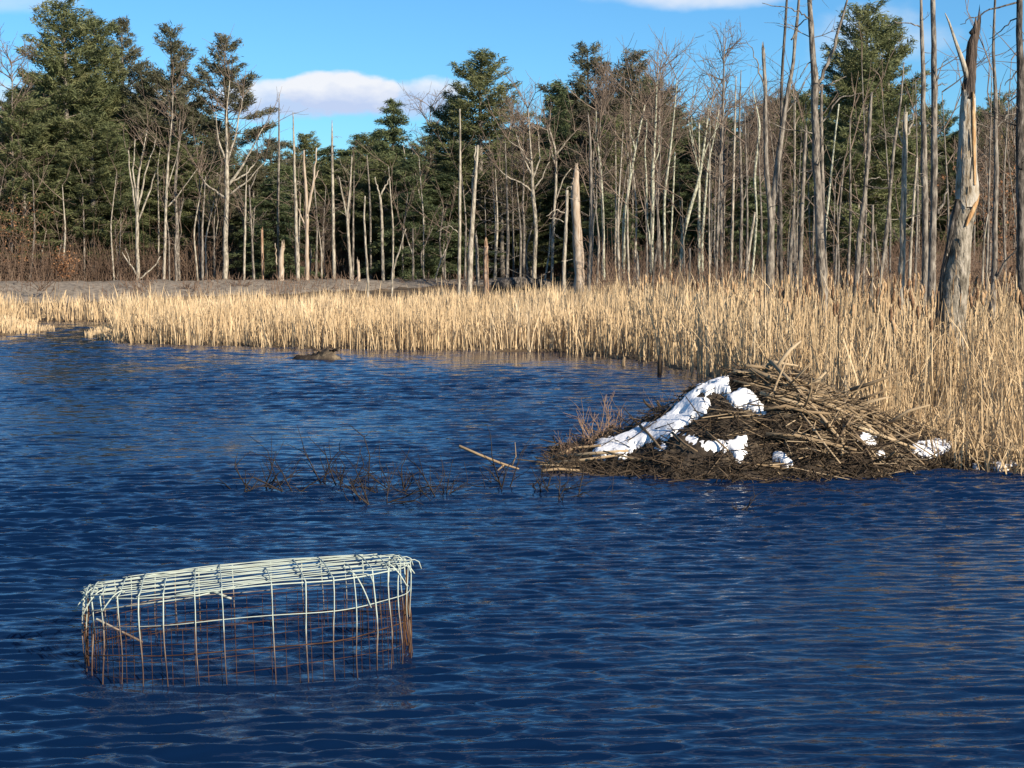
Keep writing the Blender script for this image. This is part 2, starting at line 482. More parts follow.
# ------------------------------------------------------------------ conifers
def conifer(seed, H, zb, rad, kind):
    """returns (trunk mesh, crown mesh): tapered trunk with whorled limbs; needles in small sprays along each limb"""
    rg = np.random.default_rng(seed)
    tm, cm = MB(), MB()
    n = 14
    tz = np.linspace(0, H * 0.985, n)
    sway = np.cumsum(rg.normal(0, 0.03, (n, 2)), 0)
    tp = np.column_stack([sway, tz])
    tr = 0.021 * H * (1 - tz / H) ** 0.8 * 0.62 + 0.02
    tm.tube(tp, tr, 7, 0.5)
    C, Dv, S, TN = [], [], [], []
    A, B = [], []
    z = zb
    gap = 0.62 if kind != 'hemlock' else 0.5
    while z < H * 0.985:
        t = (z - zb) / (H - zb)
        if kind == 'white':
            L0 = rad * min(1.0, 0.55 + 1.6 * t) * (1 - t) ** 0.46
        elif kind == 'sparse':
            L0 = rad * (0.45 + 0.55 * math.sin(math.pi * min(1, 0.25 + t))) * (1 - t) ** 0.4
        else:
            L0 = rad * (1 - t) ** 0.85
        L0 += 0.35
        nb = rg.integers(4, 7) if kind != 'sparse' else rg.integers(3, 6)
        a0 = rg.uniform(0, 6.28)
        for b in range(nb):
            if rg.random() < (0.12 if kind != 'sparse' else 0.25): continue
            az = a0 + b * 6.283 / nb + rg.normal(0, 0.25)
            Lb = L0 * rg.uniform(0.5, 1.15)
            el = {'white': R(-6) + t * R(42), 'sparse': R(2) + t * R(40), 'hemlock': R(-14) + t * R(30)}[kind] + rg.normal(0, R(11))
            zz = z + rg.uniform(-0.15, 0.15)
            o = np.array((np.interp(zz, tz, sway[:, 0]), np.interp(zz, tz, sway[:, 1]), zz))
            hd = np.array((math.cos(az), math.sin(az), 0)); sd = np.array((-hd[1], hd[0], 0))
            curve = {'white': 0.22, 'sparse': 0.25, 'hemlock': -0.16}[kind]
            f = lambda s: o + hd * (Lb * s * math.cos(el)) + np.array((0, 0, Lb * (math.sin(el) * s + curve * s * s)))
            pts = [f(0), f(0.4), f(0.75), f(1.0)]
            rb = 0.012 * Lb + 0.012
            for q in range(3):
                A.append((pts[q], rb * (1 - 0.3 * q))); B.append((pts[q + 1], rb * (1 - 0.3 * (q + 1))))
            ns = max(3, int(Lb / 0.30))
            tone_b = rg.normal(0.5, 0.16)
            for s in np.linspace(0.28 if kind != 'sparse' else 0.45, 1.0, ns):
                half = 0.30 * Lb * (1 - s) ** 0.7 * min(1, s * 2) + 0.12
                for q in range(3 if Lb > 1.2 else 2):
                    off = rg.uniform(-half, half)
                    c = f(s) + sd * off + np.array((0, 0, rg.normal(0.03, 0.07) - (0.12 * abs(off) if kind == 'hemlock' else 0)))
                    k = 12
                    cc_ = c + rg.normal(0, 0.14, (k, 3)) * np.array((1, 1, 0.85))
                    d = hd * 0.55 + sd * np.sign(off) * 0.4 + rg.normal(0, 0.55, (k, 3)) + np.array((0, 0, 0.34 if kind != 'hemlock' else -0.1))
                    d /= np.linalg.norm(d, axis=1)[:, None]
                    s_ = np.cross(d, rg.normal(0, 1, (k, 3))); s_ /= np.linalg.norm(s_, axis=1)[:, None]
                    C.append(cc_); Dv.append(d * rg.uniform(0.14, 0.30, (k, 1))); S.append(s_ * rg.uniform(0.02, 0.045, (k, 1)))
                    TN.append(np.full(k, np.clip(tone_b + rg.normal(0, 0.12), 0, 1)))
        z += gap * rg.uniform(0.7, 1.3)
    # dead snags of lower limbs
    for q in range(10):
        zz = rg.uniform(zb * 0.35, zb); az = rg.uniform(0, 6.28); Lb = rg.uniform(0.4, 1.8)
        p0 = np.array((0, 0, zz)); p1 = p0 + np.array((math.cos(az) * Lb, math.sin(az) * Lb, rg.uniform(-0.4, 0.3)))
        A.append((p0, 0.02)); B.append((p1, 0.008))
    tm.prisms([a[0] for a in A], [b[0] for b in B], np.array([a[1] for a in A]), np.array([b[1] for b in B]))
    cm.quads(np.concatenate(C), np.concatenate(Dv), np.concatenate(S), np.concatenate(TN))
    return tm.mesh('trunk'), cm.mesh('crown', smooth=False)


PROTO = {}
for key, args in {
    'white_a': (1, 21, 4.0, 4.2, 'white'), 'white_b': (2, 21, 6.0, 3.8, 'white'), 'white_c': (3, 20, 2.5, 4.0, 'white'),
    'sparse_a': (4, 20, 9.5, 3.9, 'sparse'), 'sparse_b': (5, 19, 10.5, 3.5, 'sparse'),
    'hem_a': (6, 16, 1.5, 3.8, 'hemlock'), 'hem_b': (7, 16, 2.2, 3.2, 'hemlock'), 'hem_c': (8, 15, 1.0, 4.2, 'hemlock')}.items():
    t, c = conifer(*args)
    t.materials.append(M['grey'] if 'white' in key or 'sparse' in key else M['dark'])
    PROTO[key] = (t, c, args[1], args[3])
NEEDLES = {'white': M['pine'], 'sparse': M['thin_pine'], 'hem': M['hemlock']}
for key, v in PROTO.items(): v[1].materials.append(NEEDLES[key.split('_')[0]])
rnd = random.Random(21)


def place_conifer(key, px, py, D, hw, name, label, group=None):
    t, c, H, rad = PROTO[key]
    top = P(px, py, D); g = float(gz(top[0], D))
    h = (top[2] - g) / H
    w = 1.38 * hw / F * D / rad
    o = empty(name, (top[0], D, g - 0.05), label, 'tree', group, rnd.uniform(0, 6.28))
    o.scale = (w, w, h)
    link('trunk', t, None, o); link('crown', c, None, o)
    return o


for a in [
    ('white_a', 64, 4, 104, 52, 'pine_tree', 'tallest dense green pine at the far left of the woods'),
    ('white_b', 97, 22, 107, 44, 'pine_tree', 'dense pine just right of the tallest pine on the far left'),
    ('white_c', 22, 96, 100, 46, 'pine_tree', 'lower bushy pine before the tallest left pine, above the russet shrub'),
    ('sparse_a', 120, 22, 112, 36, 'pine_tree', 'thin topped pine showing sky between its sprays beside the dense left pines'),
    ('sparse_b', 170, 30, 106, 36, 'pine_tree', 'narrow browning pine standing alone behind the two tall bare trunks'),
    ('sparse_a', 223, 38, 106, 42, 'pine_tree', 'layered open pine behind the big spreading bare tree'),
    ('white_c', 92, 118, 101, 44, 'pine_tree', 'mid height green pine below the dense pair of left pines'),
    ('white_a', 480, 55, 104, 50, 'pine_tree', 'round headed green pine rising highest in the middle of the woods'),
    ('white_a', 452, 100, 108, 38, 'pine_tree', 'green pine leaning out left below the round headed pine'),
    ('hem_a', 396, 98, 106, 36, 'hemlock_tree', 'spire topped hemlock with feathered tip left of the round headed pine'),
    ('hem_c', 415, 150, 99, 44, 'hemlock_tree', 'broad low hemlock with flat green layers behind the forked white sticks'),
    ('hem_b', 442, 172, 101, 42, 'hemlock_tree', 'drooping dark hemlock behind the tall straight pole'),
    ('hem_b', 556, 78, 108, 30, 'hemlock_tree', 'pointed dark hemlock behind the widest pale broken snag'),
    ('sparse_b', 588, 48, 112, 40, 'pine_tree', 'tall dark conifer between the pointed hemlock and the blunt pine'),
    ('sparse_b', 634, 55, 110, 42, 'pine_tree', 'blunt brownish pine behind the curved birch'),
    ('white_a', 868, 8, 78, 50, 'pine_tree', 'big full pine against the sky left of the broken snag'),
    ('white_b', 888, 24, 80, 38, 'pine_tree', 'pine shouldering the right side of the big full pine'),
    ('white_c', 852, 50, 82, 42, 'pine_tree', 'smaller pine tucked behind the left side of the big full pine'),
    ('hem_b', 274, 178, 98, 32, 'hemlock_tree', 'small bright green hemlock beside the orange broken stump'),
    ('hem_c', 610, 190, 96, 34, 'hemlock_tree', 'small hemlock low behind the thin white birches'),
    ('hem_b', 702, 205, 95, 30, 'hemlock_tree', 'small green hemlock low behind the leaning birch'),
    ('hem_a', 752, 175, 92, 32, 'hemlock_tree', 'green hemlock behind the forked grey trunk'),
    ('white_c', 800, 95, 100, 34, 'pine_tree', 'green pine showing between the paired tall trunks'),
]:
    place_conifer(*a)
SKX = [-160, -60, 0, 30, 130, 200, 260, 300, 340, 400, 450, 500, 560, 600, 640, 680, 720, 760, 800, 850, 900, 960, 1024, 1100, 1200]
SKY_ = [80, 85, 100, 70, 70, 118, 142, 140, 130, 130, 140, 115, 95, 85, 80, 105, 108, 102, 104, 95, 105, 110, 104, 100, 90]
for row, (D0, D1, drop, stp) in enumerate([(110, 119, 8, 22), (124, 140, 14, 19), (101, 109, 40, 27)]):
    px = -150
    while px < 1180:
        q = px + rnd.uniform(-8, 8)
        ty = float(np.interp(q, SKX, SKY_)) + drop + rnd.uniform(-18, 30)
        key = rnd.choice(['hem_a', 'hem_b', 'white_a', 'white_b', 'white_c', 'white_c', 'sparse_a'])
        place_conifer(key, q, ty, rnd.uniform(D0, D1), rnd.uniform(26, 40), 'forest_conifer',
                      'dark conifer deep in the woods filling in behind the front trees', 'conifers deep in the woods')
        px += stp

# ------------------------------------------------------------------ bare trees
def grow(A, B, p, d, L, r, lev, rg, up=0.25):
    """recursive limb: appends tapered pieces"""
    n = 3
    for q in range(n):
        d = d + rg.normal(0, 0.11, 3) + np.array((0, 0, up * 0.3)); d = d / np.linalg.norm(d)
        p2 = p + d * (L / n)
        A.append((p, r * (1 - 0.25 * q / n * 2))); B.append((p2, r * (1 - 0.25 * (q + 1) / n * 2)))
        p = p2
        if lev > 0:
            for _ in range(rg.integers(1, 3)):
                dd = d + rg.normal(0, 0.55, 3); dd /= np.linalg.norm(dd)
                grow(A, B, p, dd, L * rg.uniform(0.45, 0.7), r * 0.5, lev - 1, rg, up)


def prism_mesh(name, A, B, rmin=0.0):
    m = MB()
    m.prisms([a[0] for a in A], [b[0] for b in B], np.maximum(rmin, [a[1] for a in A]), np.maximum(rmin * 0.7, [b[1] for b in B]), 0.5)
    return m.mesh(name)


def bare_proto(seed, H):
    rg = np.random.default_rng(seed)
    tm = MB(); n = 10
    tz = np.linspace(0, H * 0.92, n); sw = np.cumsum(rg.normal(0, 0.07, (n, 2)), 0)
    tm.tube(np.column_stack([sw, tz]), 0.15 * (1 - tz / H) + 0.02, 6)
    A, B = [], []
    for q in range(34):
        z = rg.uniform(0.32, 0.92) * H; az = rg.uniform(0, 6.28)
        o = np.array((np.interp(z, tz, sw[:, 0]), np.interp(z, tz, sw[:, 1]), z))
        el = rg.uniform(R(20), R(60))
        d = np.array((math.cos(az) * math.cos(el), math.sin(az) * math.cos(el), math.sin(el)))
        grow(A, B, o, d, rg.uniform(1.8, 3.8) * (1.15 - z / H * 0.6), 0.045, 2, rg)
    a, b = tm.mesh('trunk'), prism_mesh('crown', A, B, 0.013)
    a.materials.append(M['grey']); b.materials.append(M['twig'])
    return a, b, H


BARE = [bare_proto(s, 18) for s in (31, 32, 33, 34)]


def place_bare(i, px, py, D, name, label, group=None, w=1.0):
    a, b, H = BARE[i]
    top = P(px, py, D); g = float(gz(top[0], D))
    o = empty(name, (top[0], D, g - 0.05), label, 'tree', group, rnd.uniform(0, 6.28))
    k = (top[2] - g) / H
    o.scale = (k * w, k * w, k)
    link('trunk', a, None, o); link('crown', b, None, o)


place_bare(0, 6, 42, 99, 'bare_tree', 'leafless tree at the left edge of the photo beside the tallest pine')
place_bare(1, 430, 84, 118, 'bare_tree', 'fan shaped leafless crown against the white cloud')
place_bare(2, 524, 92, 97, 'bare_tree', 'brown twiggy leafless tree right of the round headed pine')
place_bare(3, 722, 24, 88, 'bare_tree', 'tallest fine branched bare tree against the sky left of the paired trunks', w=0.8)
place_bare(0, 606, 62, 104, 'bare_tree', 'bare tree rising beside the tall dark conifer')
place_bare(1, 660, 40, 102, 'bare_tree', 'arching bare crown between the blunt pine and the tallest bare tree')
for q in range(66):
    px = rnd.choice([rnd.uniform(500, 790), rnd.uniform(600, 800), rnd.uniform(640, 780), rnd.uniform(880, 1060), rnd.uniform(-140, -20), rnd.uniform(110, 520), rnd.uniform(1060, 1160)])
    ty = float(np.interp(px, SKX, SKY_)) + rnd.uniform(-22, 30) + (14 if px < 500 else 0)
    place_bare(q % 4, px, ty + (rnd.uniform(10, 60) if px < 480 else 0), rnd.choice([rnd.uniform(92, 104), rnd.uniform(92, 150)]), 'bare_tree', 'leafless grey brown tree among the conifers of the far woods', 'bare trees deep in the woods', w=rnd.uniform(0.6, 1.0))

seedc = [100]


def dead_tree(name, label, D, pts, limbs=(), stubs=6, mat='pale', stub_len=1.0, jag=False, twigs=0, low=0.45, group=None):
    """a trunk followed point by point at its own distance; limbs are parts, small stubs and twigs another part"""
    seedc[0] += 1
    rg = np.random.default_rng(seedc[0])
    W = [P(x, y, D) for x, y, w in pts]
    wr = [0.76 * w * D / F / 2 for x, y, w in pts]
    g = float(gz(W[0][0], D))
    base = np.array((W[0][0] + (W[0][0] - W[1][0]) * 0.05, D, min(g, W[0][2]) - 0.15))
    path = [base] + W if W[0][2] > g + 0.1 else [base] + W[1:]
    rad = [wr[0] * 1.12] + wr if W[0][2] > g + 0.1 else [wr[0] * 1.1] + wr[1:]
    path = np.array(path); rad = np.array(rad)
    # refine
    t = np.linspace(0, 1, len(path)); m = max(14, len(path) * 4)
    tt = np.linspace(0, 1, m)
    s = np.linalg.norm(np.diff(path, axis=0), axis=1).cumsum(); s = np.concatenate([[0], s]) / s[-1]
    Pn = np.stack([np.interp(tt, s, path[:, q]) for q in range(3)], -1)
    Rn = np.interp(tt, s, rad)
    jit = rg.normal(0, 1, (m, 3)) * np.array((0.12, 0.35, 0.0)) * Rn[:, None]
    Pn = Pn + jit; Rn = Rn * (1 + rg.normal(0, 0.05, m))
    Pn[1:-1] = (Pn[:-2] + 2 * Pn[1:-1] + Pn[2:]) / 4
    root = empty(name, base, label, 'tree' if 'stump' not in name else 'stump', group)
    mbt = MB()
    mbt.tube(Pn, Rn, 8, 0.5, wob=0.06, rng=rg)
    if jag:        # splintered top
        topc, rr = Pn[-1], Rn[-1]
        for q in range(6):
            az = rg.uniform(0, 6.28); o = np.array((math.cos(az), math.sin(az), 0)) * rr * 0.6
            mbt.tube([topc + o - np.array((0, 0, rr)), topc + o * 0.9 + np.array((0, 0, rr * rg.uniform(0.6, 4.5)))], [rr * 0.55, rr * 0.06], 4)
    mbt.build('trunk', M[mat], root, base)
    for lb in limbs:
        lw = np.array([P(x, y, D) for x, y, w in lb]); lr = np.array([0.85 * w * D / F / 2 for x, y, w in lb])
        lw[1:, 1] += rg.normal(0, 0.25) * np.linspace(0.3, 1, len(lw) - 1)
        k = len(lw) * 3
        tt2 = np.linspace(0, 1, k); ts = np.linspace(0, 1, len(lw))
        lp = np.stack([np.interp(tt2, ts, lw[:, q]) for q in range(3)], -1)
        lp[1:] += rg.normal(0, 0.02, (k - 1, 3))
        ml = MB(); ml.tube(lp, np.interp(tt2, ts, lr), 6, 0.5)
        ml.build('branch', M[mat], root, base)
    A, B = [], []
    few = stubs <= 10 and not twigs
    for q in range(stubs):
        if few: A, B = [], []
        u = rg.uniform(low, 0.97); k = int(u * (m - 1))
        az = rg.uniform(0, 6.28); el = rg.uniform(-0.35, 0.7)
        d = np.array((math.cos(az) * math.cos(el), math.sin(az) * math.cos(el) * 0.7, math.sin(el)))
        grow(A, B, Pn[k], d, stub_len * rg.uniform(0.3, 1.3), max(0.007, Rn[k] * 0.22), 1 if rg.random() < 0.45 else 0, rg, 0.1)
        if few:
            link('twig', prism_mesh('twig', [(a - base, r) for a, r in A], [(b - base, r) for b, r in B], 0.0045 * D / 45), M[mat if mat != 'peeled' else 'pale'], root)
            A, B = [], []
    if twigs:
        ends = [P(lb[-1][0], lb[-1][1], D) for lb in limbs] + [Pn[-1], Pn[int(m * 0.85)], Pn[int(m * 0.7)]]
        for e in ends:
            for q in range(twigs):
                d = np.array((rg.normal(0, 0.5), rg.normal(0, 0.5), rg.uniform(0.3, 1.0))); d /= np.linalg.norm(d)
                grow(A, B, e, d, rg.uniform(0.8, 2.4), 0.028, 1, rg, 0.25)
    if A:
        link('crown', prism_mesh('crown', [(a - base, r) for a, r in A], [(b - base, r) for b, r in B], 0.0045 * D / 45), M['twig'] if twigs else M[mat if mat != 'peeled' else 'pale'], root)
    return root


DT = dead_tree
# --- far bank, left to right
DT('birch_tree', 'pale tree with a fan of many upright stems before the left pines', 95, [(138, 277, 5), (137, 215, 4.5), (138, 178, 3), (147, 130, 1.5)],
   [[(137, 215, 3), (131, 180, 2), (128, 150, 1)], [(137, 212, 3), (145, 175, 2), (156, 140, 1)], [(138, 222, 2.5), (150, 190, 2), (158, 165, 1), (161, 148, 0.8)], [(137, 205, 2.5), (133, 170, 2), (136, 140, 1)]], 8, 'pale', twigs=2)
DT('dead_tree', 'fallen grey branch making a wide V at the foot of the many stemmed tree', 93.5, [(139, 280, 2.5), (133, 268, 2.2), (128, 262, 2), (122, 252, 1)], [[(139, 279, 2), (148, 272, 1.8), (155, 265, 1.4), (160, 256, 0.8)], [(130, 264, 1.5), (128, 256, 1), (126, 248, 0.6)]], 0, 'pale')
DT('dead_tree', 'tall straight bare trunk before the lone browning pine', 94, [(164, 279, 4), (166, 200, 3.5), (168, 160, 3), (172, 120, 1.5), (173, 95, 0.8)], [[(166, 208, 2), (180, 194, 1.5), (198, 168, 0.8)], [(167, 190, 2), (176, 160, 1), (180, 140, 0.6)]], 10, 'pale', twigs=3)
DT('dead_tree', 'thick pale bole just right of the tall straight bare trunk', 97, [(178, 277, 6), (177, 230, 5), (175, 190, 4), (178, 150, 2), (180, 120, 1)], [], 8, 'grey', twigs=2)
DT('bare_tree', 'big spreading bare tree with pale crooked limbs before the layered open pine', 95, [(225, 279, 7), (226, 230, 7), (227, 190, 6), (227, 150, 4), (226, 115, 2), (230, 80, 1)],
   [[(228, 186, 4), (240, 170, 3), (252, 150, 2), (263, 128, 1)], [(227, 200, 4), (216, 192, 2.5), (203, 182, 1.5), (199, 175, 0.8)], [(227, 165, 3.5), (218, 140, 2), (214, 112, 1)],
    [(228, 160, 3), (236, 135, 2), (243, 98, 1)], [(229, 183, 2.5), (245, 175, 2), (256, 162, 1.2)], [(229, 195, 2.5), (250, 178, 1.8), (265, 162, 0.8)]], 10, 'pale', twigs=4)
DT('dead_tree', 'slim white pole close left of another, right of the spreading tree', 93, [(244, 279, 3), (245, 230, 3), (246, 188, 2), (247, 165, 0.8)], [], 4, 'pale', 0.6)
DT('dead_tree', 'slim bent pole right of the slim white pole', 93.5, [(254, 279, 3), (252, 240, 2.6), (249, 185, 1.8)], [[(250, 190, 1.2), (258, 170, 1)]], 4, 'grey', 0.7)
DT('tree_stump', 'short rust brown broken stub left of the orange split stump', 94, [(263, 279, 4), (262, 245, 3.4), (262, 230, 2.8)], [], 0, 'rusty', jag=True)
DT('tree_stump', 'orange split stump with splintered top by the road bank', 93, [(281, 279, 8), (281, 258, 7), (283, 246, 5)], [[(277, 265, 2), (276, 250, 1.2), (275, 243, 0.8)]], 0, 'peeled', jag=True)
DT('dead_tree', 'thin grey spire with a bare pointed tip above the orange split stump', 97, [(278, 270, 4), (278, 200, 3.5), (279, 150, 3), (279, 92, 0.8)], [], 16, 'grey', 0.9)
DT('dead_tree', 'pale leaning pole left of the pinkish forked trunk', 93, [(298, 279, 5), (296, 215, 4), (294, 150, 3), (293, 112, 1)], [], 8, 'pale', 0.7)
DT('dead_tree', 'pinkish bark stripped trunk forked like a candelabrum', 93, [(307, 279, 5.5), (307, 220, 5), (306, 190, 4), (304, 165, 3), (304, 150, 1.6)],
   [[(307, 215, 4), (312, 190, 3), (315, 170, 2.4), (317, 148, 1.4)], [(307, 228, 2.4), (301, 216, 1.8), (299, 208, 1)], [(310, 200, 2), (314, 180, 1.4), (318, 170, 1)]], 4, 'peeled', 0.4)
DT('dead_tree', 'straightest white pole with a pointed tip, right of the pinkish trunk', 93, [(334, 278, 4.6), (333, 210, 4), (332, 140, 2.6), (332, 120, 0.7)], [], 8, 'pale', 0.5)
DT('dead_tree', 'slender forked white trunk between the straightest pole and the wavy stem', 93.5, [(351, 277, 4), (347, 217, 3.4), (350, 190, 2.6), (352, 155, 1.4)], [[(347, 218, 2.6), (343, 198, 2), (339, 176, 1.2)]], 6, 'pale', 0.6)
DT('tree_stump', 'small pale splintered stump between the forked trunk and the wavy stem', 92, [(359, 279, 4.4), (358, 262, 3.4)], [], 0, 'peeled', jag=True)
DT('dead_tree', 'wavy white stem standing in the far reeds before the road bank', 70, [(368, 300, 3.6), (368, 280, 3.4), (366, 252, 3), (364, 217, 2.4), (365, 196, 1.6)], [], 0, 'pale')
DT('dead_tree', 'white trunk ending in an antler shaped fork', 94, [(383, 279, 4), (382, 223, 3.6), (380, 195, 3)], [[(380, 196, 2.4), (377, 186, 1.8), (375, 177, 1)], [(380, 196, 2.4), (385, 186, 1.8), (390, 176, 1)]], 4, 'pale', 0.5)
DT('dead_tree', 'thin broken stem high behind the wavy white stem', 98, [(371, 277, 3), (370, 200, 2.4), (367, 155, 1.2)], [], 4, 'grey', 0.6)
DT('dead_tree', 'forked white stick standing in the reeds, one arm leaning right', 70, [(392, 300, 3), (392, 285, 3), (393, 262, 2.2), (393, 239, 1.4)], [[(392, 276, 2.4), (399, 252, 2), (406, 229, 1.4)]], 0, 'pale')
DT('dead_tree', 'grey dead top with a crook above the broad low hemlock', 100, [(412, 277, 3.4), (411, 215, 3), (409, 178, 2.4), (403, 145, 1)], [[(409, 185, 1.6), (411, 165, 1), (412, 152, 0.6)]], 5, 'pale', 0.6)
DT('dead_tree', 'short grey pole below the broad low hemlock', 93, [(413, 278, 2.6), (413, 250, 2.4), (413, 228, 1.8)], [], 2, 'grey', 0.3)
DT('dead_tree', 'leaning grey stick by the road bank left of the tall straight pole', 92, [(436, 276, 2), (441, 260, 1.8), (446, 249, 1.2)], [], 0, 'pale')
DT('dead_tree', 'tall straight bare pole in the reeds with a drooping side branch', 62, [(459, 305, 4.4), (459, 280, 4.2), (460, 200, 3.6), (460, 109, 2)], [[(458, 233, 1.2), (450, 226, 1.1), (443, 227, 0.9), (436, 233, 0.6)]], 3, 'pale', 0.25)
DT('dead_tree', 'thick twin topped pole leaning slightly right beside the tall straight pole', 62, [(469, 305, 8), (470, 270, 7.4), (473, 209, 5.6), (476, 170, 4), (478, 145, 2.6)], [[(473, 200, 3), (474, 165, 2.4), (475, 145, 1.6)]], 3, 'pale', 0.3)
DT('tree_stump', 'rust red rotten stump with ragged top in the far reeds', 68, [(486, 302, 7.4), (486, 270, 6.6), (486, 246, 5.6)], [], 0, 'rusty', jag=True)
DT('dead_tree', 'short grey trunk behind the twin topped pole', 90, [(478, 279, 5), (477, 255, 4.4), (476, 235, 3)], [], 0, 'grey', jag=True)
DT('dead_tree', 'dead spruce pole bristling with thin horizontal branches', 88, [(507, 284, 4.4), (508, 240, 4), (507, 195, 3), (505, 140, 1.2)], [[(507, 225, 1), (495, 222, 0.8), (484, 220, 0.6)], [(507, 205, 1), (493, 200, 0.8), (480, 197, 0.6)], [(508, 245, 1), (496, 240, 0.8), (485, 246, 0.6)]], 26, 'grey', 1.6, low=0.15)
DT('bare_tree', 'pale crooked tree with antler limbs reaching left near the middle', 90, [(534, 279, 5.4), (536, 223, 5), (533, 195, 4.4), (532, 170, 3.6), (530, 140, 2), (528, 108, 0.8)],
   [[(533, 192, 3), (522, 183, 2.2), (510, 178, 1.6), (500, 171, 1)], [(532, 175, 2.6), (524, 160, 2), (516, 134, 1)], [(533, 178, 2.6), (540, 160, 1.8), (538, 130, 1)], [(534, 190, 2.4), (542, 178, 1.6), (549, 162, 0.8)], [(531, 165, 2), (522, 150, 1.4), (508, 140, 0.8)]], 10, 'pale', twigs=4)
DT('bare_tree', 'grey forked tree with drooping lower limb before the pointed hemlock', 94, [(552, 279, 4), (553, 229, 4), (556, 190, 3.4), (556, 150, 3), (549, 128, 1.2)], [[(556, 155, 2.4), (566, 142, 1.8), (575, 132, 1)], [(556, 200, 2), (563, 180, 1.6), (571, 168, 1)], [(555, 165, 2), (551, 148, 1.4), (547, 130, 0.8)]], 8, 'pale', twigs=3)
DT('dead_tree', 'broken topped white pole with short side branches on its left', 62, [(564, 304, 5.6), (564, 270, 5.2), (566, 225, 4.4), (567, 190, 4)], [[(565, 213, 1.6), (556, 210, 1.2), (546, 217, 0.7)], [(565, 222, 1.4), (557, 219, 1), (549, 218, 0.6)], [(566, 190, 2), (569, 187, 1.8), (571, 187, 1.2)]], 5, 'pale', 0.4)
DT('snag_tree', 'widest pale broken snag with a sharp slanted tip near the middle', 74, [(579, 290, 15), (578, 255, 13.5), (576, 215, 12), (575, 190, 11), (577, 168, 5)], [[(573, 200, 3), (572, 185, 2.4), (573, 178, 1)]], 0, 'peeled', jag=True)
DT('dead_tree', 'grey knotted trunk in the reeds right of the widest broken snag', 58, [(588, 306, 7), (589, 285, 6.6), (592, 230, 5.4), (591, 180, 4.4), (590, 137, 3), (588, 112, 1)], [[(592, 235, 2.6), (596, 200, 2), (595, 160, 1)]], 8, 'grey', 0.8)
DT('birch_tree', 'slim birch standing alone right of the grey knotted trunk', 80, [(604, 284, 3.6), (603, 220, 3.4), (601, 166, 2.6), (597, 140, 1.4), (596, 110, 0.8)], [], 6, 'birch', 0.7, twigs=2)
DT('birch_tree', 'curved birch sweeping right as it rises', 80, [(623, 288, 4.4), (624, 217, 4), (629, 186, 3.8), (637, 140, 3), (645, 105, 1.4)], [[(635, 150, 2), (630, 130, 1.6), (632, 95, 0.8)], [(628, 188, 2), (631, 168, 1.6), (626, 145, 0.8)]], 6, 'birch', 0.8, twigs=3)
DT('tree_stump', 'short pointed pale stump in the reeds below the curved birch', 66, [(638, 296, 4.8), (638, 270, 4), (637, 252, 2)], [], 0, 'pale', jag=True)
DT('birch_tree', 'stout white birch with a lesser stem rising on its left', 80, [(651, 286, 5.6), (652, 220, 5.2), (653, 166, 4.4), (656, 117, 2.4), (657, 80, 1)], [[(651, 250, 3), (647, 217, 2.8), (644, 149, 1.8), (646, 120, 1)], [(653, 170, 2), (659, 150, 1.4), (660, 115, 0.8)]], 8, 'birch', 0.9, twigs=3)
DT('dead_tree', 'black slanting stem in the reeds before the stout white birch', 55, [(648, 310, 4), (651, 290, 3.6), (655, 262, 3), (658, 238, 2)], [], 2, 'dark', 0.4)
DT('dead_tree', 'thin grey stem close right of the black slanting stem', 78, [(661, 287, 3), (659, 223, 2.4), (655, 190, 1.4)], [], 4, 'grey', 0.6)
DT('birch_tree', 'pale stem bowing right at its top, right of the stout birch', 79, [(665, 287, 4), (664, 200, 3.6), (670, 152, 3), (675, 105, 1.6), (677, 80, 0.8)], [], 8, 'birch', 0.8, twigs=2)
DT('birch_tree', 'thin pale stem with a small cross branch right of the bowing stem', 82, [(670, 284, 2.8), (671, 240, 2.6), (675, 152, 2)], [[(674, 166, 0.8), (669, 168, 0.6)]], 4, 'birch', 0.5)
DT('birch_tree', 'birch slanting strongly to the right across its neighbours', 80, [(679, 286, 5), (683, 235, 5), (692, 203, 4.6), (700, 175, 4), (706, 132, 2.6), (710, 100, 1)], [[(700, 175, 2), (693, 150, 1.4), (688, 120, 0.8)], [(703, 160, 2), (710, 140, 1.4), (720, 122, 0.7)]], 6, 'birch', 0.8, twigs=3)
DT('birch_tree', 'upright pale trunk crossed by the slanting birch', 82, [(699, 286, 4), (699, 200, 3.6), (699, 123, 2)], [[(699, 165, 1.8), (694, 145, 1.2), (691, 115, 0.7)]], 8, 'birch', 0.8, twigs=2)
DT('birch_tree', 'narrow pale stem curving out right beside the slanting birch', 79, [(702, 288, 4), (702, 238, 3.6), (708, 163, 2.6), (715, 134, 1.6), (719, 110, 0.8)], [], 6, 'birch', 0.7)
DT('dead_tree', 'black upright stub in the reeds below the slanting birch', 52, [(689, 312, 4), (689, 290, 3.6), (690, 248, 2.8)], [], 2, 'dark', 0.3)
DT('dead_tree', 'dead fir pole with whiskery side twigs under the tallest bare tree', 72, [(722, 292, 4.4), (721, 200, 4), (722, 140, 3.2), (724, 70, 2), (724, 28, 0.8)], [], 44, 'grey', 1.3, low=0.25)
DT('dead_tree', 'thin straight pole right of the whiskery fir pole', 70, [(731, 293, 3.8), (733, 200, 3.4), (735, 110, 2.4), (736, 76, 1)], [], 8, 'pale', 0.6)
DT('dead_tree', 'grey pole with a slight bend, second right of the whiskery fir pole', 68, [(740, 294, 4.6), (742, 200, 4), (739, 125, 2.8), (741, 70, 1)], [[(742, 210, 2), (748, 180, 1.6), (747, 140, 1)]], 8, 'grey', 0.8)
DT('dead_tree', 'leaning short pale stem crossing behind the bent grey pole', 69, [(744, 294, 4), (749, 250, 3.6), (755, 212, 2.6)], [], 2, 'pale', 0.4)
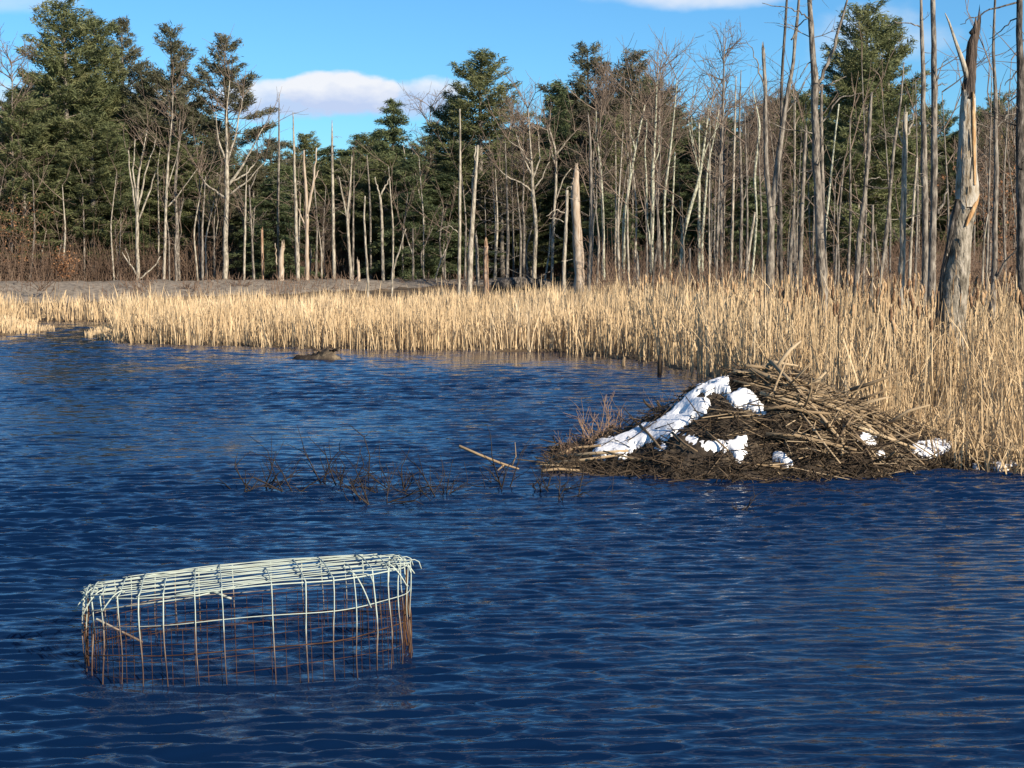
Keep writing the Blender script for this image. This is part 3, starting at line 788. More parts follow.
DT('birch_tree', 'sinuous white stem hung between two straight poles high up', 74, [(751, 290, 3.4), (757, 215, 3), (754, 179, 3.6), (760, 125, 3), (755, 101, 1.6), (752, 85, 0.8)], [], 5, 'birch', 0.6)
DT('dead_tree', 'left stem of the big grey pair, broken off square at the top', 46, [(767, 300, 10), (770, 260, 9), (771, 220, 7), (766, 170, 6.4), (765, 80, 5), (763, 48, 4)], [[(765, 90, 2), (758, 66, 1.6), (752, 50, 1), (746, 42, 0.6)]], 5, 'grey', 0.7, jag=True)
DT('dead_tree', 'right stem of the big grey pair, slanting up out of the picture', 47, [(772, 300, 9), (771, 240, 8), (773, 200, 7.6), (779, 155, 7), (787, 95, 6), (793, 64, 5), (799, 0, 3.4), (802, -40, 1.6)],
   [[(791, 40, 2), (798, 26, 1.6), (806, 20, 1)], [(783, 120, 2), (797, 98, 1.6), (803, 82, 0.8)]], 6, 'grey', 0.9)
DT('dead_tree', 'dark thin trunk rising close behind the big grey pair', 52, [(781, 295, 6), (780, 180, 5), (782, 77, 4), (787, 0, 3), (789, -40, 1.4)], [], 8, 'dark', 0.8)
DT('dead_tree', 'brown leaning stub left of the blunt grey pole', 50, [(789, 300, 5.6), (791, 250, 5), (794, 209, 4)], [[(792, 240, 2), (797, 220, 1.6), (801, 205, 1)]], 2, 'grey', 0.5, jag=True)
DT('dead_tree', 'blunt grey pole left of the tallest straight trunk', 47, [(799, 300, 7), (801, 230, 6.2), (804, 170, 5), (806, 131, 4)], [[(802, 215, 2), (808, 205, 1.4), (811, 196, 0.8)]], 3, 'grey', 0.5, jag=True)
DT('dead_tree', 'tallest straight grey trunk with long bare arms left of the big full pine', 42, [(823, 305, 14), (821, 262, 12.6), (818, 200, 10.6), (815, 110, 9.6), (815, 77, 9), (811, 26, 7), (809, -10, 6), (808, -60, 3)],
   [[(816, 95, 5), (822, 74, 4.4), (834, 47, 4), (840, 20, 3), (847, -8, 2)], [(810, 18, 2), (800, 12, 1.6), (785, 8, 1.2), (760, 4, 0.7)], [(816, 88, 2.6), (830, 84, 2), (846, 76, 1)], [(817, 132, 2), (838, 98, 1.8), (862, 93, 0.9)], [(814, 60, 2), (806, 66, 1.4), (801, 78, 0.8)]], 7, 'grey', 0.8)
DT('dead_tree', 'narrow trunk pressed behind the tallest straight trunk', 48, [(826, 298, 6), (823, 200, 5), (821, 100, 4), (822, 84, 3)], [], 3, 'grey', 0.5)
DT('birch_tree', 'slim white stem slanting right before the dark bole of the big pine', 62, [(823, 290, 3.4), (825, 236, 3.2), (832, 164, 2.8), (839, 104, 2)], [], 3, 'birch', 0.5)
DT('dead_tree', 'thin grey stem right of the slim slanting white stem', 60, [(834, 292, 3.4), (838, 230, 3), (844, 160, 2)], [], 4, 'grey', 0.6)
DT('dead_tree', 'grey trunk curving up before the right side of the big full pine', 47, [(855, 300, 8), (859, 240, 7), (864, 205, 6.4), (868, 160, 5.6), (871, 100, 4), (872, 92, 3)], [[(866, 180, 1.6), (880, 178, 1.2), (896, 184, 0.7)], [(866, 186, 1.4), (880, 188, 1), (898, 190, 0.6)]], 4, 'grey', 0.6)
DT('dead_tree', 'short pale pole between the curving trunk and the leaning grey stem', 50, [(871, 297, 5), (872, 250, 4.4), (873, 205, 3)], [], 2, 'grey', 0.4)
DT('dead_tree', 'leaning grey stem right of the short pale pole', 48, [(878, 298, 5.4), (888, 220, 4.8), (894, 145, 4), (901, 100, 3), (904, 62, 1.4)], [], 8, 'grey', 0.8)
DT('dead_tree', 'pinkish grey trunk with a knobbly broken top', 44, [(901, 304, 9), (903, 230, 8), (904, 190, 7.4), (905, 140, 6.4), (906, 112, 4.6)], [[(905, 140, 3), (911, 126, 2.4), (913, 114, 1.4)], [(904, 150, 2.2), (899, 136, 1.6), (896, 128, 1)]], 7, 'pale', 0.5, jag=True)
DT('dead_tree', 'thin leaning pole right of the pinkish grey trunk', 48, [(908, 298, 4.6), (911, 240, 4), (917, 158, 2.4)], [], 3, 'pale', 0.5)
DT('dead_tree', 'tall grey trunk with a dark low side, first left of the smooth grey trunk', 40, [(924, 306, 10), (925, 250, 8.6), (924, 145, 8), (923, 70, 5.6), (921, 0, 4), (920, -40, 2)], [[(922, 28, 1.6), (908, 24, 1.4), (894, 23, 1.1), (884, 28, 0.6)]], 6, 'grey', 0.5)
DT('dead_tree', 'tall smooth grey trunk left of the giant broken snag', 39, [(930, 308, 11), (932, 260, 10), (934, 200, 9), (934, 140, 8.6), (935, 77, 8), (933, 0, 6.6), (932, -50, 4)], [[(938, 214, 3.4), (945, 198, 2.6), (950, 186, 1)], [(934, 90, 2), (940, 84, 1.4), (948, 84, 0.6)]], 6, 'grey', 0.5)
DT('dead_tree', 'two toned trunk right of the giant broken snag', 42, [(993, 304, 9), (995, 250, 7.4), (996, 160, 6), (996, 103, 5.6), (993, 52, 4), (995, 0, 3), (997, -40, 1.4)], [[(994, 282, 4), (1004, 262, 2.4), (1012, 250, 1.2)], [(996, 128, 2), (1008, 116, 1.4), (1022, 112, 0.7)]], 6, 'grey', 0.6)
DT('dead_tree', 'dark thick trunk at the right edge of the photo', 36, [(1022, 312, 13), (1021, 250, 12), (1020, 150, 11), (1020, 64, 10), (1019, 0, 8), (1018, -50, 5)],
   [[(1019, 2, 2.6), (992, 9, 2), (972, 18, 1.4), (958, 26, 0.7)], [(1019, 18, 2), (1006, 26, 1.4), (994, 36, 0.7)], [(1020, 68, 2.4), (1010, 80, 1.6), (1000, 86, 0.8)]], 5, 'dark', 0.6)
DT('dead_tree', 'low crooked pale stick between the giant snag and the two toned trunk', 44, [(982, 302, 3), (983, 262, 2.6), (984, 238, 2.4), (988, 214, 1.4)], [], 1, 'pale', 0.3)
for px, D, ty, w in [(745, 62, 110, 3), (812, 64, 120, 3.2), (846, 58, 118, 4), (862, 62, 60, 3), (890, 66, 96, 3), (914, 60, 80, 3.4), (944, 58, 92, 3.2), (985, 56, 70, 3.6), (1007, 60, 60, 3), (1034, 44, 20, 8), (1052, 48, -20, 7), (710, 66, 108, 3),
                     (30, 97, 180, 3), (62, 96, 185, 3), (200, 97, 170, 3), (316, 97, 165, 3), (207, 96, 200, 2.6), (425, 95, 228, 2.6), (520, 92, 180, 3), (615, 86, 130, 3), (762, 60, 120, 3), (836, 56, 205, 3), (878, 58, 215, 3.4), (960, 60, 110, 3.4), (1015, 58, 150, 3)] + [(rnd.uniform(-20, 560), rnd.uniform(92.5, 100), rnd.uniform(150, 236), rnd.uniform(1.8, 3.2)) for _ in range(44)] + [(rnd.uniform(580, 1040), rnd.uniform(60, 92), rnd.uniform(90, 215), rnd.uniform(2.0, 3.4)) for _ in range(40)]:
    b = 250 + (CAM_H - float(gz(0, D))) * F / D
    DT('dead_tree', 'thin grey stem among the many between the larger trunks', D, [(px, b, w), (px + rnd.uniform(-5, 5), (b + ty) / 2, w * 0.85), (px + rnd.uniform(-8, 8), ty, w * 0.3)], [], 6, rnd.choice(['grey', 'grey', 'pale']), 0.7, twigs=1, group='thin stems between the larger trunks')

# the giant broken snag: a weathered shell with the shade of its hollow painted on, dark broken head, cracked foot
Ds = 31.0
rg = np.random.default_rng(77)
yk = [345, 322, 300, 280, 260, 240, 222, 208, 199, 190, 170, 145, 116, 100, 88, 77, 60, 44, 30, 18]
lk = [937, 939.5, 941.5, 943.5, 945.5, 948, 951.5, 954, 956, 956, 957, 958, 959.5, 961, 962.5, 964.5, 966, 967, 973, 979]
rk = [968, 965, 966, 969, 970.5, 971, 972.5, 976, 979, 979, 977, 976, 975.5, 975.5, 975, 976, 976, 977, 979.5, 981]
yk, lk, rk = map(np.array, (yk, lk, rk))
ym = np.concatenate([np.arange(345, 30, -3), [26, 22, 18]]).astype(float)
lm = np.interp(-ym, -yk, lk); rm = np.interp(-ym, -yk, rk)
sb = P(952, 345, Ds); sb[2] = -0.1
snag = empty('broken_snag', sb, 'giant broken snag, bark stripped cream wood above a cracked foot, its hollow painted dark', 'tree')


def ring_col(sel, mat, name, sides=20, rough=0.05, bulge=1.0, jag=0.0):
    pts, rad = [], []
    V = []
    for k in np.where(sel)[0]:
        c = P((lm[k] + rm[k]) / 2, ym[k], Ds); r = (rm[k] - lm[k]) / 2 * Ds / F
        if ym[k] == 345: c[2] = -0.1
        th = np.arange(sides) / sides * 2 * math.pi
        rr = r * (1 + rough * np.sin(3 * th + k * 0.21) + rough * rg.normal(0, 0.35, sides) + 0.5 * rough * np.sin(7 * th - k * 0.5)) * bulge
        zj = np.zeros(sides)
        if jag and (not V or k == np.where(sel)[0][-1]): zj = rg.normal(0, jag, sides)
        V.append(np.column_stack([c[0] + rr * np.cos(th), c[1] + rr * np.sin(th) * 0.95, c[2] + zj]))
    V = np.array(V); n = len(V)
    i = np.arange(n - 1)[:, None] * sides; j = np.arange(sides)[None, :]; kk = (j + 1) % sides
    Q = np.stack([i + j, i + kk, i + sides + kk, i + sides + j], -1).reshape(-1, 4)
    VV = np.vstack([V.reshape(-1, 3), V[-1].mean(0), V[0].mean(0)])
    jj = np.arange(sides); k2 = (jj + 1) % sides
    T = np.vstack([np.stack([(n - 1) * sides + jj, (n - 1) * sides + k2, np.full(sides, n * sides)], -1), np.stack([k2, jj, np.full(sides, n * sides + 1)], -1)])
    m = MB(); m.add(VV, Q, T)
    return m.build(name, mat, snag, sb)


M['cream'] = material('bare_cream_wood', [(0, (0.153, 0.110, 0.064)), (0.35, (0.293, 0.249, 0.187)), (0.7, (0.382, 0.345, 0.284)), (1, (0.420, 0.397, 0.348))], (2.0, 2.0, 0.8), noise=4, detail=10, contrast=(0.34, 0.66), bump=0.9, rand=False)
M['foot'] = material('cracked_bark', [(0, (0.080, 0.068, 0.052)), (0.45, (0.200, 0.176, 0.136)), (1, (0.336, 0.296, 0.240))], (3, 3, 1.1), noise=4, detail=10, contrast=(0.36, 0.64), bump=1.0, rand=False)
M['headbark'] = material('charred_bark', [(0, (0.019, 0.016, 0.013)), (0.5, (0.065, 0.049, 0.039)), (1, (0.156, 0.117, 0.091))], (5, 5, 0.7), noise=3, bump=1.0, rand=False)
M['orange'] = material('fresh_torn_wood', [(0, (0.281, 0.145, 0.060)), (0.5, (0.425, 0.255, 0.119)), (1, (0.510, 0.357, 0.204))], (5, 5, 0.8), noise=4, bump=0.6, rand=False)
ring_col(ym >= 203, M['foot'], 'trunk_foot', jag=0.06)
ring_col((ym <= 210) & (ym >= 88), M['cream'], 'stripped_bole', rough=0.035)
ring_col(ym <= 94, M['headbark'], 'broken_head', sides=16, rough=0.07, bulge=1.05, jag=0.16)


def slab(name, mat, pp, dy=-0.30, depth=0.05):
    """a strip of torn wood, bark or painted shade lying on the bole: centre line in the picture and half widths"""
    m = MB()
    def skin(x, y):
        c = (np.interp(-y, -yk, lk) + np.interp(-y, -yk, rk)) / 2; r = (np.interp(-y, -yk, rk) - np.interp(-y, -yk, lk)) / 2
        return -(r * math.sqrt(max(0.0, 1 - ((x - c) / r) ** 2))) * Ds / F
    C_ = np.array([P(x, y, Ds + skin(x, y) - 0.012) for x, y, w, dd in pp]); w = np.array([q[2] * Ds / F for q in pp])
    off = np.column_stack([w, np.zeros(len(w)), np.zeros(len(w))])
    f = C_ - np.array((0, depth, 0))
    ring = np.stack([C_ - off, f - off * 0.5, f + off * 0.5, C_ + off], 1)
    n = len(pp); V = ring.reshape(-1, 3)
    i = np.arange(n - 1)[:, None] * 4; j = np.arange(4)[None, :]; k = (j + 1) % 4
    Q = np.stack([i + j, i + k, i + 4 + k, i + 4 + j], -1).reshape(-1, 4)
    Q = np.vstack([Q, [[0, 1, 2, 3]], [[(n - 1) * 4 + 3, (n - 1) * 4 + 2, (n - 1) * 4 + 1, (n - 1) * 4]]])
    m.add(V, Q)
    return m.build(name, mat, snag, sb)


slab('torn_strip', M['orange'], [(972.5, 92, 1.2, -0.20), (973, 112, 2.2, -0.18), (973.5, 140, 2.6, -0.17), (974, 165, 2.0, -0.17), (974.5, 185, 1.2, -0.19)])
slab('torn_strip', M['orange'], [(978.5, 194, 1.2, -0.12), (975, 204, 3.2, -0.22), (970, 216, 3.2, -0.24), (966, 226, 1.2, -0.27)])
slab('painted_hollow_shade', M['dark'], [(957.5, 199, 2.0, -0.20), (957, 208, 4.0, -0.20), (953, 222, 3.0, -0.18), (950.5, 236, 2.8, -0.2), (947.5, 250, 2.6, -0.21), (944, 268, 2.8, -0.21), (940, 296, 3.2, -0.2), (938, 325, 3.2, -0.17)])  # dark surface strip; the shade inside the hollow is put into its colour
for q in range(26):        # drying cracks and torn fibres
    y0 = rg.uniform(105, 315); L = rg.uniform(6, 26)
    a_, b_ = np.interp(-y0, -yk, lk), np.interp(-y0, -yk, rk)
    x0 = a_ + (b_ - a_) * rg.uniform(0.15, 0.85); dx = rg.normal(0, 0.6)
    slab('bark_crack' if q % 4 else 'torn_strip', M['dark'] if q % 4 else M['orange'], [(x0, y0 - L / 2, 0.12, 0), (x0 + dx * 0.4, y0 - L / 6, rg.uniform(0.25, 0.6), 0), (x0 + dx, y0 + L / 5, rg.uniform(0.2, 0.5), 0), (x0 + dx * 1.3, y0 + L / 2, 0.1, 0)], depth=0.015)
slab('bark_plate', M['cream'], [(953.5, 209, 1.0, -0.27), (952.6, 216, 2.6, -0.30), (950, 228, 1.8, -0.29), (947.6, 246, 1.2, -0.28), (946.5, 256, 0.5, -0.27)])
m = MB(); q0 = [P(969, 84, Ds), P(963, 62, Ds - 0.1), P(955, 40, Ds - 0.15), (P(949, 22, Ds - 0.2)), P(945, 13, Ds - 0.2)]
m.tube(q0, [0.06, 0.045, 0.032, 0.02, 0.008], 8, wob=0.08, rng=rg); m.build('broken_limb', M['pale'], snag, sb)
m = MB()
for q in range(7):
    a = P(969 + rg.uniform(-2, 8), 34, Ds + rg.uniform(-0.1, 0.1)); b = P(978 + rg.uniform(-3, 3.5), rg.uniform(14, 28), Ds)
    m.tube([a, (a + b) / 2, b], [0.06, 0.04, 0.008], 5, wob=0.1, rng=rg)
m.build('splinters', M['headbark'], snag, sb)

# ------------------------------------------------------------------ undergrowth and shrubs at the foot of the woods
rg = np.random.default_rng(9)
mb = MB()
n = 15000
D = rg.uniform(86, 112, n); px = rg.uniform(-120, 1150, n)
near = px > 590
D = np.where(near, rg.uniform(58, 105, n), D)
x = (px - 512) / F * D
byx = 84 + (x + 30) * 0.36
ok = near | (D > byx + 8.5) | (x > 6)
x, D = x[ok], D[ok]; n = len(x)
h = rg.gamma(4, 0.42, n) * np.where(D < 80, 0.8, 1.0)
z0 = gz(x, D)
A = np.column_stack([x, D, z0]); lean = rg.normal(0, 0.28, (n, 2)) * h[:, None]
mid = A + np.column_stack([lean * 0.4, h * 0.55]); tip = A + np.column_stack([lean, h])
tn = np.clip(rg.normal(0.5, 0.25, n), 0, 1)
mb.prisms(A, mid, 0.016, 0.012, tn); mb.prisms(mid, tip, 0.012, 0.007, tn)
for q in range(3):
    s = rg.uniform(0.3, 0.9, (n, 1)); o = A + (tip - A) * s
    mb.prisms(o, o + rg.normal(0, 0.32, (n, 3)) + np.array((0, 0, 0.28)), 0.010, 0.006, tn)
tag(mb.build('undergrowth', M['brush']), 'brown leafless undergrowth along the foot of the woods', 'undergrowth', kind='stuff')


def leafy_bush(px, py, D, w, h, label, mat, nleaf, name='russet_shrub'):
    """many stems with dead leaves clinging to them"""
    seedc[0] += 1
    rg = np.random.default_rng(seedc[0])
    b = P(px, py, D)
    if name != 'bank_shrub': b[2] = gz(b[0], D)
    o = empty(name, b, label, 'shrub')
    A, B, tips = [], [], []
    for q in range(14):
        d = np.array((rg.normal(0, 0.45), rg.normal(0, 0.45), 1.0)); d /= np.linalg.norm(d)
        grow(A, B, np.array((rg.normal(0, w * 0.15), rg.normal(0, w * 0.1), 0)), d * np.array((w / h, w / h, 1)), h * rg.uniform(0.6, 1.0), 0.02, 1, rg, 0.1)
    tips = np.array([bb[0] for bb in B])
    link('stems', prism_mesh('stems', A, B, 0.010), M['brush'], o)
    if nleaf:
        k = rg.integers(0, len(tips), nleaf)
        C = tips[k] + rg.normal(0, 0.12, (nleaf, 3)); C[:, 2] = np.abs(C[:, 2])
        d = rg.normal(0, 1, (nleaf, 3)); d /= np.linalg.norm(d, axis=1)[:, None]
        s = np.cross(d, rg.normal(0, 1, (nleaf, 3))); s /= np.linalg.norm(s, axis=1)[:, None]
        m = MB(); m.quads(C, d * 0.07, s * 0.045, rg.uniform(0, 1, nleaf)); m.build('leaves', mat, o, smooth=False)


leafy_bush(14, 272, 96, 2.4, 4.2, 'russet leaved young beech below the lowest left pine', M['leafbrown'], 480)
leafy_bush(62, 275, 94, 0.8, 1.6, 'small reddish bush under the left pines beside pale boles', M['leafbrown'], 420)
leafy_bush(1012, 200, 62, 1.6, 5.8, 'orange brown beech sapling behind the trunk at the right edge', M['leafbrown'], 800)
leafy_bush(42, 291, 80, 1.5, 0.9, 'low red brown shrub on the foot of the gravel bank at left', M['brush'], 0, 'bank_shrub')
leafy_bush(145, 290, 84, 1.8, 0.7, 'low brown shrub on the bank below the many stemmed tree', M['brush'], 0, 'bank_shrub')
leafy_bush(240, 291, 87, 1.6, 0.8, 'dark low shrub on the bank below the slim white poles', M['brush'], 0, 'bank_shrub')
leafy_bush(190, 291, 85, 1.2, 0.6, 'small brown shrub on the bank below the spreading tree', M['brush'], 0, 'bank_shrub')
leafy_bush(420, 290, 92, 2.2, 1.0, 'tawny shrub on the bank left of the tall straight pole', M['brush'], 0, 'bank_shrub')

tag(BANK_WEEDS.build('bank_weeds', M['brush']), 'sparse brown dead weeds growing on the gravel bank', 'weeds', kind='stuff')

# dark fallen trunk lying at the end of the bank
b = P(522, 279, 86); b[2] = gz(b[0], 86)
fl = empty('fallen_log', b, 'dark fallen log lying behind the reeds at the end of the gravel bank', 'log')
m = MB(); rg = np.random.default_rng(4)
m.tube([(-1.6, 0.2, 0.32), (-0.8, 0, 0.42), (0, 0, 0.46), (0.9, 0.1, 0.40), (1.5, 0.3, 0.3)], [0.22, 0.34, 0.36, 0.33, 0.2], 10, wob=0.08, rng=rg)
m.build('log_bole', M['dark'], fl)
m = MB(); m.tube([(0.6, 0, 0.5), (1.1, -0.2, 0.9), (1.5, -0.2, 1.1)], [0.08, 0.05, 0.02], 6); m.build('branch', M['dark'], fl)

# ------------------------------------------------------------------ reed bed
def blades(x, y, z, h, w, rg, lean, tone, broken):
    n = len(x)
    az = rg.uniform(0, 6.28, n); L = rg.normal(0, lean, n)
    dx, dy = np.cos(az) * L, np.sin(az) * L
    f = rg.uniform(0, math.pi, n); sx_, sy_ = np.cos(f), np.sin(f)
    br = rg.random(n) < broken
    lev = np.array([0, 0.45, 0.8, 1.0]); V = np.zeros((n, 8, 3))
    bend = rg.uniform(0.3, 0.9, n)
    for q, t in enumerate(lev):
        cx = x + dx * h * t ** 1.6; cy = y + dy * h * t ** 1.6; cz = z + h * t * np.sqrt(np.maximum(0.2, 1 - (L * t) ** 2))
        if q == 3:   # snapped tips hang over
            cx = np.where(br, cx + np.cos(az) * 0.3 * h * bend * 0.7, cx); cy = np.where(br, cy + np.sin(az) * 0.3 * h * bend * 0.7, cy)
            cz = np.where(br, z + h * (0.8 - 0.28 * bend), cz)
        ww = w * (0.8, 1.0, 0.75, 0.12)[q] / 2
        V[:, 2 * q] = np.column_stack([cx - sx_ * ww, cy - sy_ * ww, cz]); V[:, 2 * q + 1] = np.column_stack([cx + sx_ * ww, cy + sy_ * ww, cz])
    b = (np.arange(n) * 8)[:, None]
    Q = np.concatenate([b + np.array([[0, 1, 3, 2]]), b + np.array([[2, 3, 5, 4]]), b + np.array([[4, 5, 7, 6]])], 0)
    return V.reshape(-1, 3), Q, np.repeat(tone, 8)


def reed_points(n, D0, D1, p0, p1, rg):
    u = rg.random(n); D = np.sqrt(D0 ** 2 + u * (D1 ** 2 - D0 ** 2))
    px = rg.uniform(p0, p1, n); x = (px - 512) / F * D
    return x, D


rg = np.random.default_rng(17)
mb = MB()


def bed(n, D0, D1, p0, p1, wmul, hfun, lean, broken, thin=None):
    x, y = reed_points(n, D0, D1, p0, p1, rg)
    ok = on_land(x, y)
    # uneven clumps and small open gaps
    c = np.sin(x * 1.7 + 0.6 * np.sin(y * 0.9)) + np.sin(y * 1.3 + 1.1 * np.sin(x * 0.8)) + 0.8 * np.sin(x * 3.9 + y * 2.7)
    rt = smooth(700, 860, proj(x, y, np.zeros(n))[0])
    ok &= rg.random(n) < np.clip(0.78 - 0.2 * rt + (0.2 + 0.16 * rt) * c, 0.1, 1)
    if thin is not None: ok &= rg.random(n) < thin(x, y)
    q_ = proj(x, y, np.zeros(n))
    ok &= (q_[0] < 880) | (q_[1] < np.interp(q_[0], [880, 905, 960, 1024, 1400], [452, 446, 458, 464, 490]))   # bare mud at the very edge
    x, y, c = x[ok], y[ok], c[ok]; k = len(x)
    px, py = proj(x, y, np.zeros(k))
    h = np.where((px > 16) & (px < 114) & (py > 323), 0.24, np.where((px < 16) & (py > 327), 0.5, 1.0)) * hfun(px, y) * rg.normal(1, 0.17, k) * (1 + 0.06 * c)
    h = np.maximum(0.25, np.where(rg.random(k) < 0.12, h * rg.uniform(0.35, 0.8, k), h))
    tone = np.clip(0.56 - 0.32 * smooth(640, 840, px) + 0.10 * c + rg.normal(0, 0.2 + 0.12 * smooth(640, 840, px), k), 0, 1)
    w = wmul * np.maximum(0.011, 0.00050 * y) * rg.uniform(0.6, 1.25, k)
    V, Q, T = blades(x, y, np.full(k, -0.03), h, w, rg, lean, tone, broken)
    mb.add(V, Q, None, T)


hl = lambda px, y: np.interp(px, [0, 420, 560, 700, 2000], [0.96, 1.04, 1.22, 1.68, 1.72])
bed(62000, 44, 66, -90, 620, 1.0, hl, 0.22, 0.28, lambda x, y: 1 - smooth(58, 66, y) * 0.8)
bed(25000, 32, 64, 560, 1130, 1.35, hl, 0.24, 0.34, lambda x, y: (1 - smooth(42, 62, y) * 0.75) * (1 - 0.66 * smooth(770, 850, proj(x, y, np.zeros_like(x))[0])))
bed(11500, 19.5, 34, 660, 1160, 1.45, lambda px, y: np.where(rg.random(len(px)) < 0.5, 1.5, 0.9) * np.interp(y, [20, 24, 34], [0.62, 0.95, 1.12]), 0.3, 0.42)
# litter of snapped leaves along the right hand water's edge
x, y = reed_points(5200, 19.8, 25, 800, 1150, rg)
ok = on_land(x, y); x, y = x[ok], y[ok]
k = len(x)
V, Q, T = blades(x, y, np.full(k, 0.0), rg.uniform(0.2, 0.7, k), np.full(k, 0.02), rg, 0.75, np.clip(rg.normal(0.3, 0.25, k), 0, 1), 0.4)
mb.add(V, Q, None, T)
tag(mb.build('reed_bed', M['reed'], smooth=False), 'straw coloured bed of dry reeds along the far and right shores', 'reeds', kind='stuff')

# cattails with their seed heads, one by one
def cattail_proto(seed):
    rg = np.random.default_rng(seed)
    o = empty('cattail', (0, 0, 0), 'dry cattail with fluffy seed head standing above the reeds on the right shore', 'cattail', 'cattails above the right hand reeds')
    h = 2.1; c = rg.normal(0, 0.05, 2)
    st = np.array([(0, 0, -0.05), (c[0] * 0.3, c[1] * 0.3, h * 0.4), (c[0], c[1], h * 0.8), (c[0] * 1.6, c[1] * 1.6, h)])
    m = MB(); m.tube(st, [0.011, 0.01, 0.008, 0.005], 5, 0.7); m.build('stalk', M['reed'], o)
    a = st[2] + (st[3] - st[2]) * 0.35; b = st[2] + (st[3] - st[2]) * 0.95
    t = np.linspace(0, 1, 7)[:, None]; q = a + (b - a) * t
    m = MB(); m.tube(q + rg.normal(0, 0.004, q.shape), np.array([0.008, 0.022, 0.030, 0.033, 0.034, 0.026, 0.006]) * rg.uniform(0.65, 1.15), 7, 0.6, wob=0.16, rng=rg)
    m.build('seed_head', M['head'] if seed % 3 else M['darkhead'], o)
    m = MB()
    V, Q, T = blades(np.zeros(3), np.zeros(3), np.zeros(3), rg.uniform(0.9, 1.5, 3), np.full(3, 0.022), rg, 0.3, rg.uniform(0.4, 0.9, 3), 0.5)
    m.add(V, Q, None, T); m.build('leaf', M['reed'], o, smooth=False)
    return o


protos = [cattail_proto(s) for s in range(60, 66)]
used = set()
rg = np.random.default_rng(23)
spots = []
while len(spots) < 200:
    D = rg.uniform(23, 50); px = rg.uniform(640, 1040)
    x = (px - 512) / F * D
    if on_land(np.array([x]), np.array([D]))[0]: spots.append((x, D))
for i, (x, D) in enumerate(spots):
    pr = protos[i % 6]
    o = pr if i < 6 else copy_tree(pr)
    o.location = (x, D, 0.0)
    s = rg.uniform(0.82, 1.08)
    o.scale = (s * 1.05, s * 1.05, s); o.rotation_euler = (rg.normal(0, 0.05), rg.normal(0, 0.05), rg.uniform(0, 6.28))

# ------------------------------------------------------------------ beaver lodge
DL = 21.3
PX = np.array([520, 535, 560, 590, 611, 648, 681, 697, 728, 745, 790, 830, 860, 900, 935, 980, 1060, 1100], float)
PZ = np.array([-.25, -.1, .12, .24, .34, .51, .80, .98, 1.15, 1.19, 1.10, .86, .71, .46, .28, .14, .06, -.2])


def lodge_h(x, y, ns=1.0):
    px = x / DL * F + 512
    ridge = np.interp(px, PX, PZ)
    v = (y - DL)
    fe = np.interp(px, [540, 600, 660, 740, 850, 930, 1060], [1.0, 1.5, 1.8, 1.95, 1.55, 0.95, 0.75])
    fe = fe * (1 + 0.06 * np.sin(3.3 * x + 0.5) + 0.035 * np.sin(7.9 * x + 1.5 * y))
    d = np.where(v < 0, -v / fe, v / 1.8)
    s = 1 - np.clip(d, 0, 1.35) ** 1.35
    z = np.where(ridge > 0, ridge * s, ridge)
    bumps = 0.05 * np.sin(3.1 * x + 1.3 * y) + 0.045 * np.sin(5.3 * y - 2.1 * x) + 0.03 * np.sin(9.7 * x + 4 * y) + 0.025 * np.sin(14 * y - 11 * x) + 0.018 * np.sin(23 * x + 17 * y)
    return z + 0.65 * ns * bumps * np.clip(ridge + 0.25, 0.2, 1) - 0.03


gx = np.arange(0.0, 8.0, 0.045); gy = np.arange(18.8, 24.2, 0.045)
X, Y = np.meshgrid(gx, gy)
rg = np.random.default_rng(8)
Z = lodge_h(X, Y) + rg.normal(0, 0.012, X.shape)
lodge_base = np.array((3.0, DL, 0.0))
lodge = empty('beaver_lodge', lodge_base, 'beaver lodge of mud and tangled sticks at the edge of the pond', 'beaver lodge')
nx, ny = len(gx), len(gy)
ii = (np.arange(ny - 1)[:, None] * nx + np.arange(nx - 1)[None, :]).ravel()
link('mud_mound', raw_mesh('mud_mound', np.stack([X, Y, Z], -1).reshape(-1, 3) - lodge_base, [np.stack([ii, ii + 1, ii + nx + 1, ii + nx], -1)]), M['mud'], lodge)


def inside_poly(px, py, poly):
    c = np.zeros(px.shape, bool); j = len(poly) - 1
    for i in range(len(poly)):
        xi, yi = poly[i]; xj, yj = poly[j]
        hit = ((yi > py) != (yj > py)) & (px < (xj - xi) * (py - yi) / (yj - yi + 1e-9) + xi)
        c ^= hit; j = i
    return c


SNOW = [
    [(730, 374), (715, 379), (697, 386), (681, 401), (664, 414), (648, 423), (633, 430), (611, 436), (597, 441), (594, 453), (605, 455), (623, 455), (637, 441), (646, 439), (658, 439), (672, 440), (678, 432), (683, 423), (691, 415), (705, 413), (710, 405), (708, 396), (713, 388), (724, 387), (728, 382)],
    [(734, 391), (746, 387), (756, 394), (763, 403), (767, 412), (756, 409), (744, 403), (732, 402), (728, 397)],
    [(676, 435), (691, 430), (701, 433), (701, 441), (717, 437), (724, 440), (740, 437), (750, 432), (745, 442), (737, 447), (747, 450), (742, 458), (735, 455), (728, 445), (721, 448), (707, 451), (697, 451), (685, 446)],
    [(652, 446), (662, 440), (672, 448), (659, 451)],
    [(773, 452), (781, 450), (786, 455), (793, 460), (788, 464), (780, 459)],
    [(860, 430), (868, 427), (876, 433), (868, 438), (880, 441), (868, 444), (858, 438)],
    [(872, 452), (880, 447), (886, 452), (878, 456)],
    [(909, 448), (916, 443), (927, 439), (951, 438), (953, 447), (942, 453), (930, 457), (920, 453)],
    [(982, 461), (990, 457), (1008, 457), (1017, 461), (1004, 465)],
    [(966, 459), (971, 456), (977, 459), (972, 462)]]


